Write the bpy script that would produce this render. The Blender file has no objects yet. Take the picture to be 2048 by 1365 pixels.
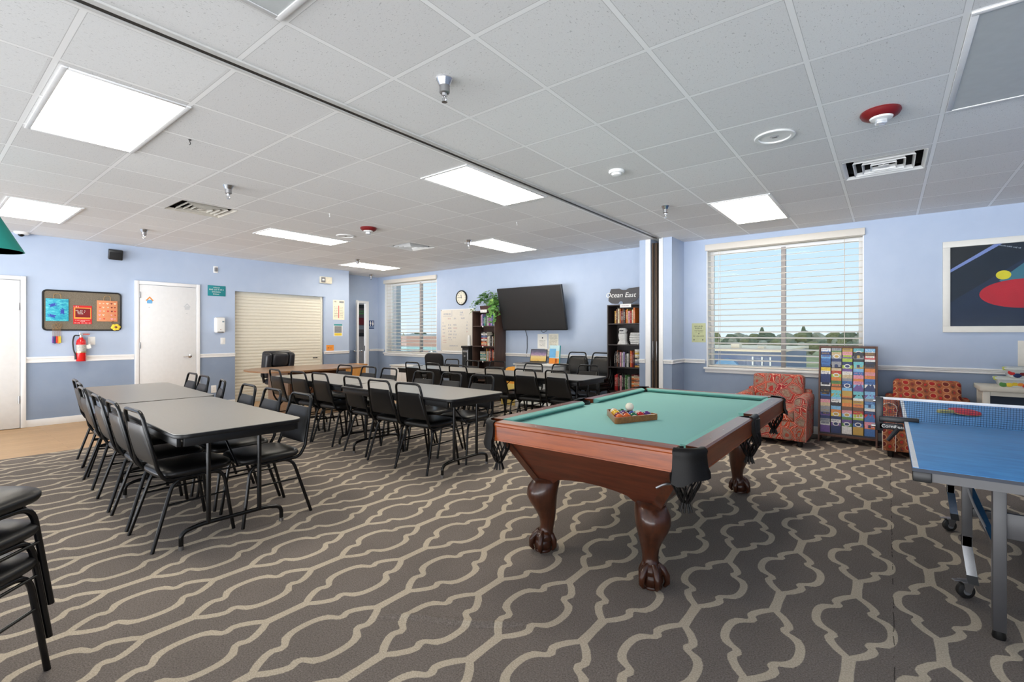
import bpy, bmesh, math, random
from mathutils import Vector, Matrix
R = math.radians
rnd = random.Random(7)
SC = bpy.context.scene
COL = SC.collection

def S(r, g, b, a=1.0):
    f = lambda c: (c/255/12.92) if c/255 <= 0.04045 else ((c/255+0.055)/1.055)**2.4
    return (f(r), f(g), f(b), a)

# ---------------------------------------------------------------- camera
CEIL = 2.759
cam_d = bpy.data.cameras.new('camera')
cam = bpy.data.objects.new('camera', cam_d); COL.objects.link(cam)
cam.location = (0, 0, 1.34)
cam.rotation_euler = (math.pi/2, 0, 0.6655)
cam_d.sensor_width = 36; cam_d.lens = 957/2048*36
cam_d.shift_y = -15.5/2048
cam_d.clip_start = 0.02; cam_d.clip_end = 800
SC.camera = cam
SC.view_settings.view_transform = 'Standard'
try: SC.view_settings.look = 'None'
except Exception: pass
SC.view_settings.exposure = 0.03
SC.view_settings.gamma = 1.0
SC.view_settings.use_curve_mapping = False
try:
    SC.cycles.max_bounces = 10; SC.cycles.diffuse_bounces = 6; SC.cycles.glossy_bounces = 4
    SC.cycles.transparent_max_bounces = 16
    SC.cycles.sample_clamp_indirect = 6.0
except Exception: pass

PANEL_STRENGTH = 15.0
PANEL_COLOR = (1.0, 0.91, 0.77, 1)
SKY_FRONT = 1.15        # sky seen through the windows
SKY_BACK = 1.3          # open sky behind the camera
FILL_BACK = 11.5      # unseen glow band below the horizon behind the camera, added to brighten the ceiling

# ---------------------------------------------------------------- world (bright hazy sky, with an added fill glow behind the camera)
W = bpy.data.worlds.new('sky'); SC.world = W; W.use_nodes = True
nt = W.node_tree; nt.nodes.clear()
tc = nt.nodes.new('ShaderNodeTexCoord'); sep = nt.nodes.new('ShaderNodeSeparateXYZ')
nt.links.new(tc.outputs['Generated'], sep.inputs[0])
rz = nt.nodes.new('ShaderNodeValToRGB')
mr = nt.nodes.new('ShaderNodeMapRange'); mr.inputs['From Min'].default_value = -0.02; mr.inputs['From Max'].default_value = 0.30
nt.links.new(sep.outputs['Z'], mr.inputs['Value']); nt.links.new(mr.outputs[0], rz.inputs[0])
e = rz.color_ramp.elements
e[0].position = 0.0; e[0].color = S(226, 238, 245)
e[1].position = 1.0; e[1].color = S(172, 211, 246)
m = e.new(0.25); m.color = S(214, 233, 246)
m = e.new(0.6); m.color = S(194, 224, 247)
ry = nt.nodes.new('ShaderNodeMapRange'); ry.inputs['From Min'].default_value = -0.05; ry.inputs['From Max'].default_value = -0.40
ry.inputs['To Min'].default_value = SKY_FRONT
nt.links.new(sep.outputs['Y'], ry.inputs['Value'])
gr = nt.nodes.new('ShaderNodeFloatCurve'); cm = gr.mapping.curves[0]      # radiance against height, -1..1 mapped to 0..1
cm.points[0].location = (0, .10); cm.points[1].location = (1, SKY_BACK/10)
for p in ((.27, .10), (.32, .050*FILL_BACK), (.38, .065*FILL_BACK), (.44, FILL_BACK/10), (.485, FILL_BACK/10), (.515, SKY_BACK/10)): cm.points.new(*p)
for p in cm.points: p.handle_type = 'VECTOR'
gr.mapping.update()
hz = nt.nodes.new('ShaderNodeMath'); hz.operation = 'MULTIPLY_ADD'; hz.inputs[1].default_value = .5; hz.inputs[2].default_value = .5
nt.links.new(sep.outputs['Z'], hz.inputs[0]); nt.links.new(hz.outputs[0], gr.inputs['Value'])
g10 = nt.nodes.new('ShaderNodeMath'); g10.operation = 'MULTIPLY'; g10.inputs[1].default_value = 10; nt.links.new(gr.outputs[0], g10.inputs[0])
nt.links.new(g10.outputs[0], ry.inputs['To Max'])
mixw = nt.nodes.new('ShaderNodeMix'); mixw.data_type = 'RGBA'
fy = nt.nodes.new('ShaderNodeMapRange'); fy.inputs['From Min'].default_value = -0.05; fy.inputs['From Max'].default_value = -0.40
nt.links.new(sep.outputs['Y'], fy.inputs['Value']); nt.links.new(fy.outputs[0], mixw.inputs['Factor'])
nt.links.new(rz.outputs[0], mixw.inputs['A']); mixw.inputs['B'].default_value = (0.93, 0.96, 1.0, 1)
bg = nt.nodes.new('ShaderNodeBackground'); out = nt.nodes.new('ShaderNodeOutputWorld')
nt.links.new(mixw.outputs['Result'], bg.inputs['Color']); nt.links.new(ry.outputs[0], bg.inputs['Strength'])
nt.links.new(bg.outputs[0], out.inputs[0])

# ---------------------------------------------------------------- materials
class NT:
    """small helper for writing node maths"""
    def __init__(s, m):
        s.m = m; m.use_nodes = True; s.t = m.node_tree; s.t.nodes.clear()
        s.out = s.t.nodes.new('ShaderNodeOutputMaterial')
        s.p = s.t.nodes.new('ShaderNodeBsdfPrincipled'); s.t.links.new(s.p.outputs[0], s.out.inputs[0])
    def n(s, k, **kw):
        o = s.t.nodes.new(k)
        for a, b in kw.items(): setattr(o, a, b)
        return o
    def l(s, a, b): s.t.links.new(a, b)
    def put(s, sock, v):
        if hasattr(v, 'links') or hasattr(v, 'is_output'): s.l(v, sock)
        else: sock.default_value = v
    def M(s, op, a, b=None, c=None):
        o = s.n('ShaderNodeMath', operation=op)
        for i, v in enumerate((a, b, c)):
            if v is not None: s.put(o.inputs[i], v)
        return o.outputs[0]
    def mix(s, f, a, b, mode='MIX'):
        o = s.n('ShaderNodeMix', data_type='RGBA', blend_type=mode)
        s.put(o.inputs['Factor'], f); s.put(o.inputs['A'], a); s.put(o.inputs['B'], b)
        return o.outputs['Result']
    def noise(s, vec, scale, detail=2, rough=.5):
        o = s.n('ShaderNodeTexNoise'); o.inputs['Scale'].default_value = scale
        o.inputs['Detail'].default_value = detail; o.inputs['Roughness'].default_value = rough
        if vec is not None: s.l(vec, o.inputs['Vector'])
        return o.outputs[0]
    def ramp(s, f, stops):
        o = s.n('ShaderNodeValToRGB'); s.put(o.inputs[0], f); e = o.color_ramp.elements
        while len(e) < len(stops): e.new(0.5)
        for x, (p, c) in zip(e, stops): x.position = p; x.color = c
        return o.outputs[0]
    def obj(s): return s.n('ShaderNodeTexCoord').outputs['Object']
    def pos(s): return s.n('ShaderNodeNewGeometry').outputs['Position']
    def sep(s, v):
        o = s.n('ShaderNodeSeparateXYZ'); s.l(v, o.inputs[0]); return o.outputs
    def scale(s, v, sc, rot=(0, 0, 0)):
        o = s.n('ShaderNodeMapping'); s.l(v, o.inputs[0]); o.inputs['Scale'].default_value = sc; o.inputs['Rotation'].default_value = rot
        return o.outputs[0]
    def bump(s, h, strength=.3, dist=.01):
        o = s.n('ShaderNodeBump'); o.inputs['Strength'].default_value = strength; o.inputs['Distance'].default_value = dist
        s.l(h, o.inputs['Height']); s.l(o.outputs[0], s.p.inputs['Normal'])
    def base(s, v): s.put(s.p.inputs['Base Color'], v)
    def set(s, **k):
        for a, b in k.items(): s.put(s.p.inputs[a.replace('_', ' ')], b)

MATS = {}
def mat(name, col, rough=.5, metal=0.0, var=.06, vs=18, bump=0, bs=120, coat=0.0, spec=None):
    """plain surface colour with a soft procedural variation"""
    if name in MATS: return MATS[name]
    m = bpy.data.materials.new(name); k = NT(m)
    o = k.obj(); f = k.noise(o, vs, 3)
    lo = tuple(c*(1-var) for c in col[:3])+(1,); hi = tuple(min(1, c*(1+var)) for c in col[:3])+(1,)
    k.base(k.ramp(f, [(.3, lo), (.7, hi)])); k.set(Roughness=rough, Metallic=metal)
    if coat: k.p.inputs['Coat Weight'].default_value = coat; k.p.inputs['Coat Roughness'].default_value = .08
    if spec is not None: k.p.inputs['Specular IOR Level'].default_value = spec
    if bump: k.bump(k.noise(o, bs, 2), bump, .004)
    MATS[name] = m; return m

def wood(name, c1, c2, rough=.35, axis=0, scale=6, coat=0.0):
    if name in MATS: return MATS[name]
    m = bpy.data.materials.new(name); k = NT(m)
    o = k.obj(); sc = [scale*3]*3; sc[axis] = scale*.22
    v = k.scale(o, tuple(sc)); a = k.noise(v, 2.2, 5, .6); b = k.noise(v, 9, 3, .6)
    f = k.M('ADD', k.M('MULTIPLY', a, .75), k.M('MULTIPLY', b, .25))
    k.base(k.ramp(f, [(.32, c1), (.68, c2)])); k.set(Roughness=rough)
    if coat: k.p.inputs['Coat Weight'].default_value = coat; k.p.inputs['Coat Roughness'].default_value = .1
    k.bump(b, .06, .002)
    MATS[name] = m; return m

def emit(name, col, strength):
    if name in MATS: return MATS[name]
    m = bpy.data.materials.new(name); k = NT(m)
    k.base((.9, .9, .9, 1)); k.set(Roughness=.4)
    f = k.noise(k.obj(), 3, 1)
    k.put(k.p.inputs['Emission Color'], k.ramp(f, [(.3, tuple(c*.97 for c in col[:3])+(1,)), (.7, col)]))
    k.p.inputs['Emission Strength'].default_value = strength
    MATS[name] = m; return m

# ---------------------------------------------------------------- mesh builder
def fillet(pts, r, n=5):
    """round the inner corners of a polyline"""
    P = [Vector(p) for p in pts]; out = [P[0]]
    for i in range(1, len(P)-1):
        a, b, c = P[i-1], P[i], P[i+1]
        rr = min(r, (a-b).length*.49, (c-b).length*.49)
        p0 = b+(a-b).normalized()*rr; p1 = b+(c-b).normalized()*rr
        for j in range(n+1):
            t = j/n; out.append(p0*(1-t)**2+b*2*t*(1-t)+p1*t*t)
    out.append(P[-1]); return out

class MB:
    def __init__(s): s.bm = bmesh.new(); s.mi = 0; s.X = Matrix()
    def _mark(s, faces):
        for f in faces: f.material_index = s.mi
    def face(s, pts, mi=None):
        vs = [s.bm.verts.new(s.X @ Vector(p)) for p in pts]; f = s.bm.faces.new(vs); f.material_index = s.mi if mi is None else mi; return f
    def box(s, x0, y0, z0, x1, y1, z1, b=0, seg=2, M=None):
        c = Vector(((x0+x1)/2, (y0+y1)/2, (z0+z1)/2)); d = (abs(x1-x0), abs(y1-y0), abs(z1-z0))
        mx = s.X @ (M or Matrix()) @ Matrix.Translation(c) @ Matrix.Diagonal((*d, 1))
        g = bmesh.ops.create_cube(s.bm, size=1, matrix=mx); vs = g['verts']
        fs = list({f for v in vs for f in v.link_faces}); s._mark(fs)
        if b:
            b = min(b, min(d)*.49); es = list({e for v in vs for e in v.link_edges})
            r = bmesh.ops.bevel(s.bm, geom=es, offset=b, segments=seg, profile=.5, affect='EDGES', clamp_overlap=True)
            s._mark(r['faces'])
        return s
    def rings(s, rings, cap=True, closed=False):
        """skin a list of rings (each a list of points, same count)"""
        V = [[s.bm.verts.new(s.X @ Vector(p)) for p in r] for r in rings]; n = len(V[0])
        m = len(V)
        for i in range(m if closed else m-1):
            a, b = V[i], V[(i+1) % m]
            for j in range(n):
                f = s.bm.faces.new((a[j], a[(j+1) % n], b[(j+1) % n], b[j])); f.material_index = s.mi
        if cap and not closed:
            for r, rev in ((V[0], True), (V[-1], False)):
                f = s.bm.faces.new(list(reversed(r)) if rev else r); f.material_index = s.mi
        return s
    def tube(s, pts, r, n=10, closed=False, cap=True, sq=False):
        P = [Vector(p) for p in pts]; m = len(P)
        rs = r if isinstance(r, (list, tuple)) else [r]*m
        T = []
        for i in range(m):
            if closed: t = P[(i+1) % m]-P[i-1]
            else: t = P[min(i+1, m-1)]-P[max(i-1, 0)]
            T.append(t.normalized())
        u = Vector((0, 0, 1)) if abs(T[0].z) < .9 else Vector((1, 0, 0))
        u = (u-T[0]*u.dot(T[0])).normalized(); rg = []
        for i in range(m):
            u = (u-T[i]*u.dot(T[i])).normalized(); v = T[i].cross(u)
            rg.append([P[i]+(u*math.cos(2*math.pi*(j+.5)/n)+v*math.sin(2*math.pi*(j+.5)/n))*rs[i] for j in range(n)])
        return s.rings(rg, cap, closed)
    def lathe(s, prof, n=24, M=None):
        M = M or Matrix(); rg = []
        for r, z in prof:
            rg.append([M @ Vector((max(r, 1e-4)*math.cos(2*math.pi*j/n), max(r, 1e-4)*math.sin(2*math.pi*j/n), z)) for j in range(n)])
        return s.rings(rg)
    def prism(s, poly, h, M=None, b=0):
        """polygon in local xy, extruded from z=0 to z=h"""
        M = M or Matrix(); n = len(poly)
        a = [s.bm.verts.new(s.X @ M @ Vector((x, y, 0))) for x, y in poly]
        c = [s.bm.verts.new(s.X @ M @ Vector((x, y, h))) for x, y in poly]
        fs = [s.bm.faces.new(list(reversed(a))), s.bm.faces.new(c)]
        for j in range(n): fs.append(s.bm.faces.new((a[j], a[(j+1) % n], c[(j+1) % n], c[j])))
        s._mark(fs)
        if b:
            es = [e for e in fs[1].edges]+[e for e in fs[0].edges]
            r = bmesh.ops.bevel(s.bm, geom=es, offset=b, segments=2, profile=.5, affect='EDGES', clamp_overlap=True); s._mark(r['faces'])
        return s
    def ball(s, c, r, sx=1, sy=1, sz=1, n=16, M=None):
        mx = s.X @ Matrix.Translation(c) @ (M or Matrix()) @ Matrix.Diagonal((sx*r, sy*r, sz*r, 1))
        g = bmesh.ops.create_uvsphere(s.bm, u_segments=n, v_segments=max(6, n*2//3), radius=1, matrix=mx)
        s._mark({f for v in g['verts'] for f in v.link_faces}); return s
    def pillow(s, w, d, h, M=None, k=3.5, n=40, rim=.35):
        """cushion: superellipse outline with a domed top and rounded rim"""
        M = M or Matrix(); rg = []
        def ell(f, z):
            o = []
            for j in range(n):
                a = 2*math.pi*j/n; ca, sa = math.cos(a), math.sin(a)
                o.append(M @ Vector((math.copysign(abs(ca)**(2/k), ca)*w/2*f, math.copysign(abs(sa)**(2/k), sa)*d/2*f, z)))
            return o
        for f, z in ((.05, 0), (.90, 0), (.97, h*.1), (1, h*.3), (1, h*.5), (.97, h*.68), (.9, h*.82), (.75, h*.93), (.5, h*.985), (.05, h)):
            rg.append(ell(f, z))
        return s.rings(rg)
    def text(s, body, size, M, ext=.001, align='CENTER'):
        cu = bpy.data.curves.new('t', 'FONT'); cu.body = body; cu.size = size; cu.extrude = ext
        cu.align_x = align; cu.align_y = 'CENTER'; cu.resolution_u = 3
        o = bpy.data.objects.new('t', cu); COL.objects.link(o)
        bpy.context.view_layer.update()
        me = bpy.data.meshes.new_from_object(o.evaluated_get(bpy.context.evaluated_depsgraph_get()))
        me.transform(s.X @ M); n0 = len(s.bm.faces); s.bm.from_mesh(me); s.bm.faces.ensure_lookup_table()
        for f in s.bm.faces[n0:]: f.material_index = s.mi
        bpy.data.objects.remove(o); bpy.data.meshes.remove(me); bpy.data.curves.remove(cu)
        return s
    def done(s, name, mats, parent=None, smooth=38, loc=None, rz=None):
        me = bpy.data.meshes.new(name); bmesh.ops.recalc_face_normals(s.bm, faces=s.bm.faces[:])
        s.bm.to_mesh(me); s.bm.free()
        for m in (mats if isinstance(mats, (list, tuple)) else [mats]): me.materials.append(m)
        if smooth:
            for p in me.polygons: p.use_smooth = True
            me.set_sharp_from_angle(angle=R(smooth))
        o = bpy.data.objects.new(name, me); COL.objects.link(o)
        if parent is not None: o.parent = parent
        if loc is not None: o.location = loc
        if rz is not None: o.rotation_euler = (0, 0, rz)
        return o

def tag(o, label=None, cat=None, group=None, kind=None):
    if label: o['label'] = label
    if cat: o['category'] = cat
    if group: o['group'] = group
    if kind: o['kind'] = kind
    return o
def thing(name, label, cat, loc=(0, 0, 0), rz=0, group=None):
    o = bpy.data.objects.new(name, None); COL.objects.link(o); o.empty_display_size = .05
    o.location = loc; o.rotation_euler = (0, 0, rz); return tag(o, label, cat, group)
def struct(o, label=None): 
    o['kind'] = 'structure'
    if label: o['label'] = label
    return o
KIDS = {}
def dup(root, loc, rz, label, group=None, rot=None):
    """copy a thing with its parts and sub-parts"""
    def rec(o, par):
        c = o.copy(); COL.objects.link(c)
        if par is not None: c.parent = par
        for ch in o.children: rec(ch, c)
        return c
    r = rec(root, None); r.location = loc; r.rotation_euler = rot or (0, 0, rz)
    r['label'] = label
    if group: r['group'] = group
    return r
# ---------------------------------------------------------------- setting materials
def carpet_mat():
    m = bpy.data.materials.new('trellis_carpet'); k = NT(m)
    P = k.sep(k.pos()); x, y = P[0], P[1]
    # small wobble so that the woven lines are not ruler-sharp
    wob = k.M('MULTIPLY', k.M('SUBTRACT', k.noise(k.pos(), 160, 1), .5), .0025)
    x = k.M('ADD', x, wob); y = k.M('ADD', y, wob)
    pts = [(0, .143), (.07, .142), (.135, .138), (.19, .131), (.235, .120), (.28, .104), (.32, .082), (.35, .068), (.385, .066), (.455, .078), (.50, .074), (.55, .066), (.61, .051), (.67, .034), (.72, .017), (.76, .006), (1, .003)]
    def curve(t):
        c = k.n('ShaderNodeFloatCurve'); cm = c.mapping.curves[0]
        cm.points[0].location = (pts[0][0], pts[0][1]*5); cm.points[1].location = (pts[-1][0], pts[-1][1]*5)
        for p in pts[1:-1]: cm.points.new(p[0], p[1]*5)
        for p in cm.points: p.handle_type = 'VECTOR'
        c.mapping.update(); k.put(c.inputs['Value'], t); return k.M('DIVIDE', c.outputs[0], 5)
    def lattice(x0, y0):
        dx = k.M('ABSOLUTE', k.M('WRAP', k.M('SUBTRACT', x, x0), .306, -.306))
        dy = k.M('ABSOLUTE', k.M('WRAP', k.M('SUBTRACT', y, y0), .39, -.39))
        t = k.M('DIVIDE', dy, .39); w = curve(t); w2 = curve(k.M('ADD', t, .03))
        s = k.M('DIVIDE', k.M('SUBTRACT', w2, w), .03*.39)
        return k.M('DIVIDE', k.M('ABSOLUTE', k.M('SUBTRACT', dx, w)), k.M('SQRT', k.M('ADD', k.M('MULTIPLY', s, s), 1)))
    d = k.M('MINIMUM', lattice(-.125, 2.70), lattice(-.431, 3.09))
    line = k.n('ShaderNodeMapRange'); line.inputs['From Min'].default_value = .0195; line.inputs['From Max'].default_value = .0165
    k.l(d, line.inputs['Value']); line = line.outputs[0]
    fib = k.noise(k.pos(), 150, 3, .75); big = k.noise(k.pos(), 3.0, 3)
    tw = k.scale(k.pos(), (14, 60, 20), (0, 0, .35)); flk = k.noise(tw, 9, 3, .8)
    base = k.ramp(fib, [(.3, S(92, 85, 80)), (.7, S(144, 135, 128))])
    base = k.mix(k.M('MULTIPLY', k.M('GREATER_THAN', flk, .63), .45), base, S(140, 128, 114))
    lcol = k.ramp(fib, [(.3, S(168, 155, 136)), (.7, S(214, 202, 182))])
    col = k.mix(line, base, lcol)
    col = k.mix(1.0, col, k.ramp(big, [(.3, (.92, .92, .92, 1)), (.7, (1.05, 1.05, 1.05, 1))]), 'MULTIPLY')
    # the seam between two carpet widths
    sd = k.M('ABSOLUTE', k.M('ADD', k.M('SUBTRACT', P[0], .022), k.M('MULTIPLY', k.M('SUBTRACT', k.noise(k.pos(), 9, 2), .5), .012)))
    gap = k.M('MULTIPLY', k.M('LESS_THAN', sd, .0022), k.M('GREATER_THAN', k.noise(k.pos(), 16, 1), .47))
    col = k.mix(k.M('MULTIPLY', gap, .7), col, S(40, 36, 34))
    k.base(col); k.set(Roughness=.95); k.p.inputs['Specular IOR Level'].default_value = .15
    h = k.M('ADD', k.M('MULTIPLY', fib, .5), k.M('MULTIPLY', line, .25)); k.bump(h, .55, .006)
    return m
def oak_floor_mat():
    m = bpy.data.materials.new('oak_plank_floor'); k = NT(m)
    b = k.n('ShaderNodeTexBrick'); b.offset = .37
    k.l(k.scale(k.pos(), (1, 1, 1), (0, 0, R(90))), b.inputs['Vector'])
    b.inputs['Scale'].default_value = 1; b.inputs['Brick Width'].default_value = 1.2; b.inputs['Row Height'].default_value = .13
    b.inputs['Mortar Size'].default_value = .0015
    b.inputs['Color1'].default_value = S(196, 160, 116); b.inputs['Color2'].default_value = S(182, 146, 104); b.inputs['Mortar'].default_value = S(140, 104, 70)
    g = k.noise(k.scale(k.pos(), (30, 3, 1)), 3, 4, .6)
    k.base(k.mix(.35, b.outputs[0], k.ramp(g, [(.3, S(160, 122, 82)), (.7, S(214, 180, 136))]))); k.set(Roughness=.42)
    return m
def wall_mat():
    m = bpy.data.materials.new('two_tone_blue_wall'); k = NT(m)
    z = k.sep(k.pos())[2]; f = k.M('GREATER_THAN', z, .925)
    n = k.noise(k.pos(), 5, 3); 
    k.base(k.mix(f, k.ramp(n, [(.3, S(134, 150, 174)), (.7, S(140, 155, 178))]), k.ramp(n, [(.3, S(174, 189, 212)), (.7, S(179, 193, 215))])))
    k.set(Roughness=.55); k.bump(k.noise(k.pos(), 260, 2), .05, .003)
    return m
def ceiling_mat():
    m = bpy.data.materials.new('acoustic_tile_ceiling'); k = NT(m)
    P = k.sep(k.pos()); x, y = P[0], P[1]; left = k.M('LESS_THAN', x, -2.70)
    def lines(v, a, b, T):
        o = k.M('ADD', k.M('MULTIPLY', left, a), k.M('MULTIPLY', k.M('SUBTRACT', 1, left), b))
        return k.M('ABSOLUTE', k.M('WRAP', k.M('SUBTRACT', v, o), T/2, -T/2))
    gx = lines(x, -3.377, -1.553, .61); gy = lines(y, 2.33, 1.689, .613)
    g = k.M('MINIMUM', gx, gy); bar = k.M('LESS_THAN', g, .0125); edge = k.M('MULTIPLY', k.M('LESS_THAN', g, .0155), k.M('SUBTRACT', 1, bar))
    # tiles carry fissures in one of two directions
    cx = k.n('ShaderNodeTexWhiteNoise', noise_dimensions='3D')
    cv = k.n('ShaderNodeCombineXYZ')
    k.l(k.M('FLOOR', k.M('DIVIDE', k.M('SUBTRACT', x, -1.553), .61)), cv.inputs[0]); k.l(k.M('FLOOR', k.M('DIVIDE', k.M('SUBTRACT', y, 1.689), .613)), cv.inputs[1])
    k.l(cv.outputs[0], cx.inputs['Vector']); rv = cx.outputs['Value']
    a = k.noise(k.scale(k.pos(), (150, 55, 1)), 1, 2, .6); b = k.noise(k.scale(k.pos(), (60, 140, 1), (0, 0, .5)), 1, 2, .6)
    pick = k.M('GREATER_THAN', rv, .5)
    fis = k.M('ADD', k.M('MULTIPLY', a, pick), k.M('MULTIPLY', b, k.M('SUBTRACT', 1, pick)))
    fis = k.M('LESS_THAN', fis, .335)
    pin = k.M('LESS_THAN', k.noise(k.pos(), 330, 1), .33)
    mark = k.M('MINIMUM', k.M('ADD', fis, k.M('MULTIPLY', pin, .5)), 1)
    tone = k.ramp(rv, [(0, S(222, 221, 220)), (1, S(232, 232, 231))])
    col = k.mix(k.M('MULTIPLY', mark, .5), tone, S(140, 138, 136))
    col = k.mix(bar, col, S(246, 246, 245)); col = k.mix(k.M('MULTIPLY', edge, .5), col, S(150, 148, 146))
    k.base(col); k.put(k.p.inputs['Roughness'], k.M('SUBTRACT', .9, k.M('MULTIPLY', bar, .55)))
    k.bump(k.M('SUBTRACT', k.M('MULTIPLY', bar, 1.0), k.M('MULTIPLY', mark, .6)), .35, .004)
    return m

CARPET, OAK, WALL, CEILM = carpet_mat(), oak_floor_mat(), wall_mat(), ceiling_mat()
TRIM = mat('white_trim_paint', S(236, 236, 236), .4, var=.015)
DOORW = mat('white_door_paint', S(226, 226, 226), .45, var=.02)
WHITE = mat('white_plastic', S(232, 232, 230), .4, var=.02)
CHROME = mat('chrome', S(205, 205, 208), .18, 1.0, var=.04)
STEEL = mat('brushed_steel', S(170, 170, 172), .35, 1.0)
BLACK = mat('black_plastic', S(24, 24, 25), .4, var=.15)
BLACKG = mat('black_enamel_tube', S(10, 10, 11), .24, var=.1, spec=.4)
VINYL = mat('black_vinyl', S(20, 19, 19), .36, var=.1, bump=.08, bs=300, spec=.38)
GREYP = mat('grey_plastic', S(120, 120, 122), .5)
PAPER = mat('white_paper', S(238, 237, 232), .8, var=.02)
INK = mat('dark_ink', S(70, 70, 74), .8)

# ---------------------------------------------------------------- floor
struct(MB().box(-7.38, -.9, -.12, 2.4, 7.7, 0).done('floor', CARPET), 'taupe carpet with a beige trellis pattern')
struct(MB().box(-12.2, -.9, -.12, -7.38, 9.2, -.002).done('floor_wood', OAK), 'light oak plank floor along the left wall')
# a loose ripple in the carpet
rip = MB(); A, B = Vector((-1.93, 1.36, 0)), Vector((-1.28, 1.80, 0)); n = 26; dv = (B-A).normalized(); pv = Vector((-dv.y, dv.x, 0)); rg = []
for i in range(n+1):
    t = i/n; c = A.lerp(B, t)+pv*.018*math.sin(t*7); hh = .016*math.sin(math.pi*t)**.7*(.75+.25*math.sin(t*11)); w = .035
    rg.append([c+pv*w*s+Vector((0, 0, max(hh*(math.cos(math.pi*s)*.5+.5), 0)+.0006)) for s in (-1, -.7, -.45, -.2, 0, .15, .3, .55, 1)])
for a, b in zip(rg, rg[1:]):
    for j in range(8): rip.face((a[j], a[j+1], b[j+1], b[j]))
struct(rip.done('floor_ripple', CARPET, smooth=60), 'raised ripple where the carpet has come loose')

# ---------------------------------------------------------------- walls
WX, WY = -9.65, 7.5
w = MB(); w.box(WX-.3, -5, 0, WX, 3.86, CEIL); w.box(WX-.3, 3.86, 2.135, WX, 5.70, CEIL); w.box(-10.25, 5.70, 0, WX, 6.28, CEIL)
w.box(WX-.3, 3.86, 0, WX-.2, 5.70, 2.135)
struct(w.done('wall_left', WALL, smooth=0))
RX = -10.25
w = MB(); w.box(RX-.04, 6.28, 0, RX, 6.92, CEIL); w.box(RX-.04, 7.14, 0, RX, 7.75, CEIL); w.box(RX-.04, 6.92, 2.08, RX, 7.14, CEIL)
struct(w.done('wall_recess', WALL, smooth=0))
def window_wall(name, x0, x1, hx0, hx1, hz0, hz1):
    w = MB(); w.box(x0, WY, 0, hx0, WY+.25, CEIL); w.box(hx1, WY, 0, x1, WY+.25, CEIL)
    w.box(hx0, WY, 0, hx1, WY+.25, hz0); w.box(hx0, WY, hz1, hx1, WY+.25, CEIL)
    return struct(w.done(name, WALL, smooth=0))
W1 = (-9.95, -8.06, .85, 2.60); W2 = (-2.15, -.235, .82, 2.60)
window_wall('wall_far_left', RX, -2.73, *W1); window_wall('wall_far_right', -2.73, 3.4, *W2)
w = MB(); w.box(2.4, -.9, 0, 2.55, WY+.25, CEIL); struct(w.done('wall_right', WALL, smooth=0))
# the pilaster that houses the folding partition
w = MB(); w.box(-2.99, 6.97, 0, -2.81, WY, CEIL); w.box(-2.68, 6.97, 0, -2.49, WY, CEIL); w.box(-2.81, 7.42, 0, -2.68, WY, CEIL)
struct(w.done('wall_pilaster', WALL, smooth=0))
w = MB(); w.box(-2.89, 6.955, 0, -2.81, 6.97, CEIL, .004); w.box(-2.68, 6.955, 0, -2.618, 6.97, CEIL, .004)
struct(w.done('trim_1', TRIM), 'white casing on both sides of the folding partition slot')
# corridor seen through the narrow doorway
w = MB(); w.box(-11.9, 6.0, 0, -11.75, 9.2, CEIL)
struct(w.done('wall_corridor', mat('corridor_beige', S(176, 168, 160), .7)))
struct(MB().box(-11.75, 8.12, 0, RX-.04, 8.27, CEIL).done('wall_corridor_end', mat('corridor_grey', S(196, 194, 196), .7)))

# ---------------------------------------------------------------- ceiling with three diffuser openings
DIFF = [(-.305, .250, 4.845, 5.41), (-6.46, -5.90, 1.835, 2.395), (-6.43, -5.87, 4.885, 5.43)]
xs = sorted({-12.2, 3.4}.union(*[{d[0], d[1]} for d in DIFF])); ys = sorted({-5.0, 7.75}.union(*[{d[2], d[3]} for d in DIFF]))
w = MB()
for i in range(len(xs)-1):
    for j in range(len(ys)-1):
        cx, cy = (xs[i]+xs[i+1])/2, (ys[j]+ys[j+1])/2
        if any(d[0] < cx < d[1] and d[2] < cy < d[3] for d in DIFF): continue
        w.box(xs[i], ys[j], CEIL, xs[i+1], ys[j+1], CEIL+.05)
struct(w.done('ceiling', CEILM, smooth=0), 'white acoustic tile ceiling in a metal grid')
# partition track
t = thing('partition_track', 'long dark ceiling track of the folding partition with pale metal flanges', 'track', (-2.70, 0, CEIL))
MB().box(-.020, -5, -.004, .022, 6.95, 0.0).done('slot', mat('track_dark', S(38, 34, 30), .5), t)
m_ = MB(); m_.box(.022, -5, -.012, .062, 6.95, 0.0, .002); m_.box(-.040, -5, -.010, -.020, 6.95, 0.0, .002); m_.done('flange', mat('track_pale', S(200, 199, 196), .4), t)

# ---------------------------------------------------------------- trim on the walls
def rail(name, segs, label=None):
    w = MB()
    for (x0, y0, x1, y1, z0, z1, nx, ny) in segs:   # a chair rail run along a wall, n = direction out of the wall
        h = z1-z0; prof = [(0, 0), (.012, 0), (.016, h*.12), (.012, h*.3), (.018, h*.45), (.018, h*.62), (.026, h*.72), (.026, h*.92), (.022, h), (0, h)]
        w.rings([[Vector((x+nx*p, y+ny*p, z0+q)) for p, q in prof] for x, y in ((x0, y0), (x1, y1))])
    return struct(w.done(name, TRIM, smooth=30), label)
rail('trim_2', [(WX, 1.085, WX, 2.325, .915, 1.0, 1, 0), (WX, 3.27, WX, 3.858, .905, .972, 1, 0), (WX, 5.66, WX, 6.28, .888, .946, 1, 0)], 'white chair rail on the left wall')
rail('trim_3', [(RX, 7.24, RX, WY, .89, .94, 1, 0), (RX, WY, -10.0, WY, .885, .94, 0, -1), (-8.03, WY, -2.99, WY, .885, .945, 0, -1)], 'white chair rail on the far wall')
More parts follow.
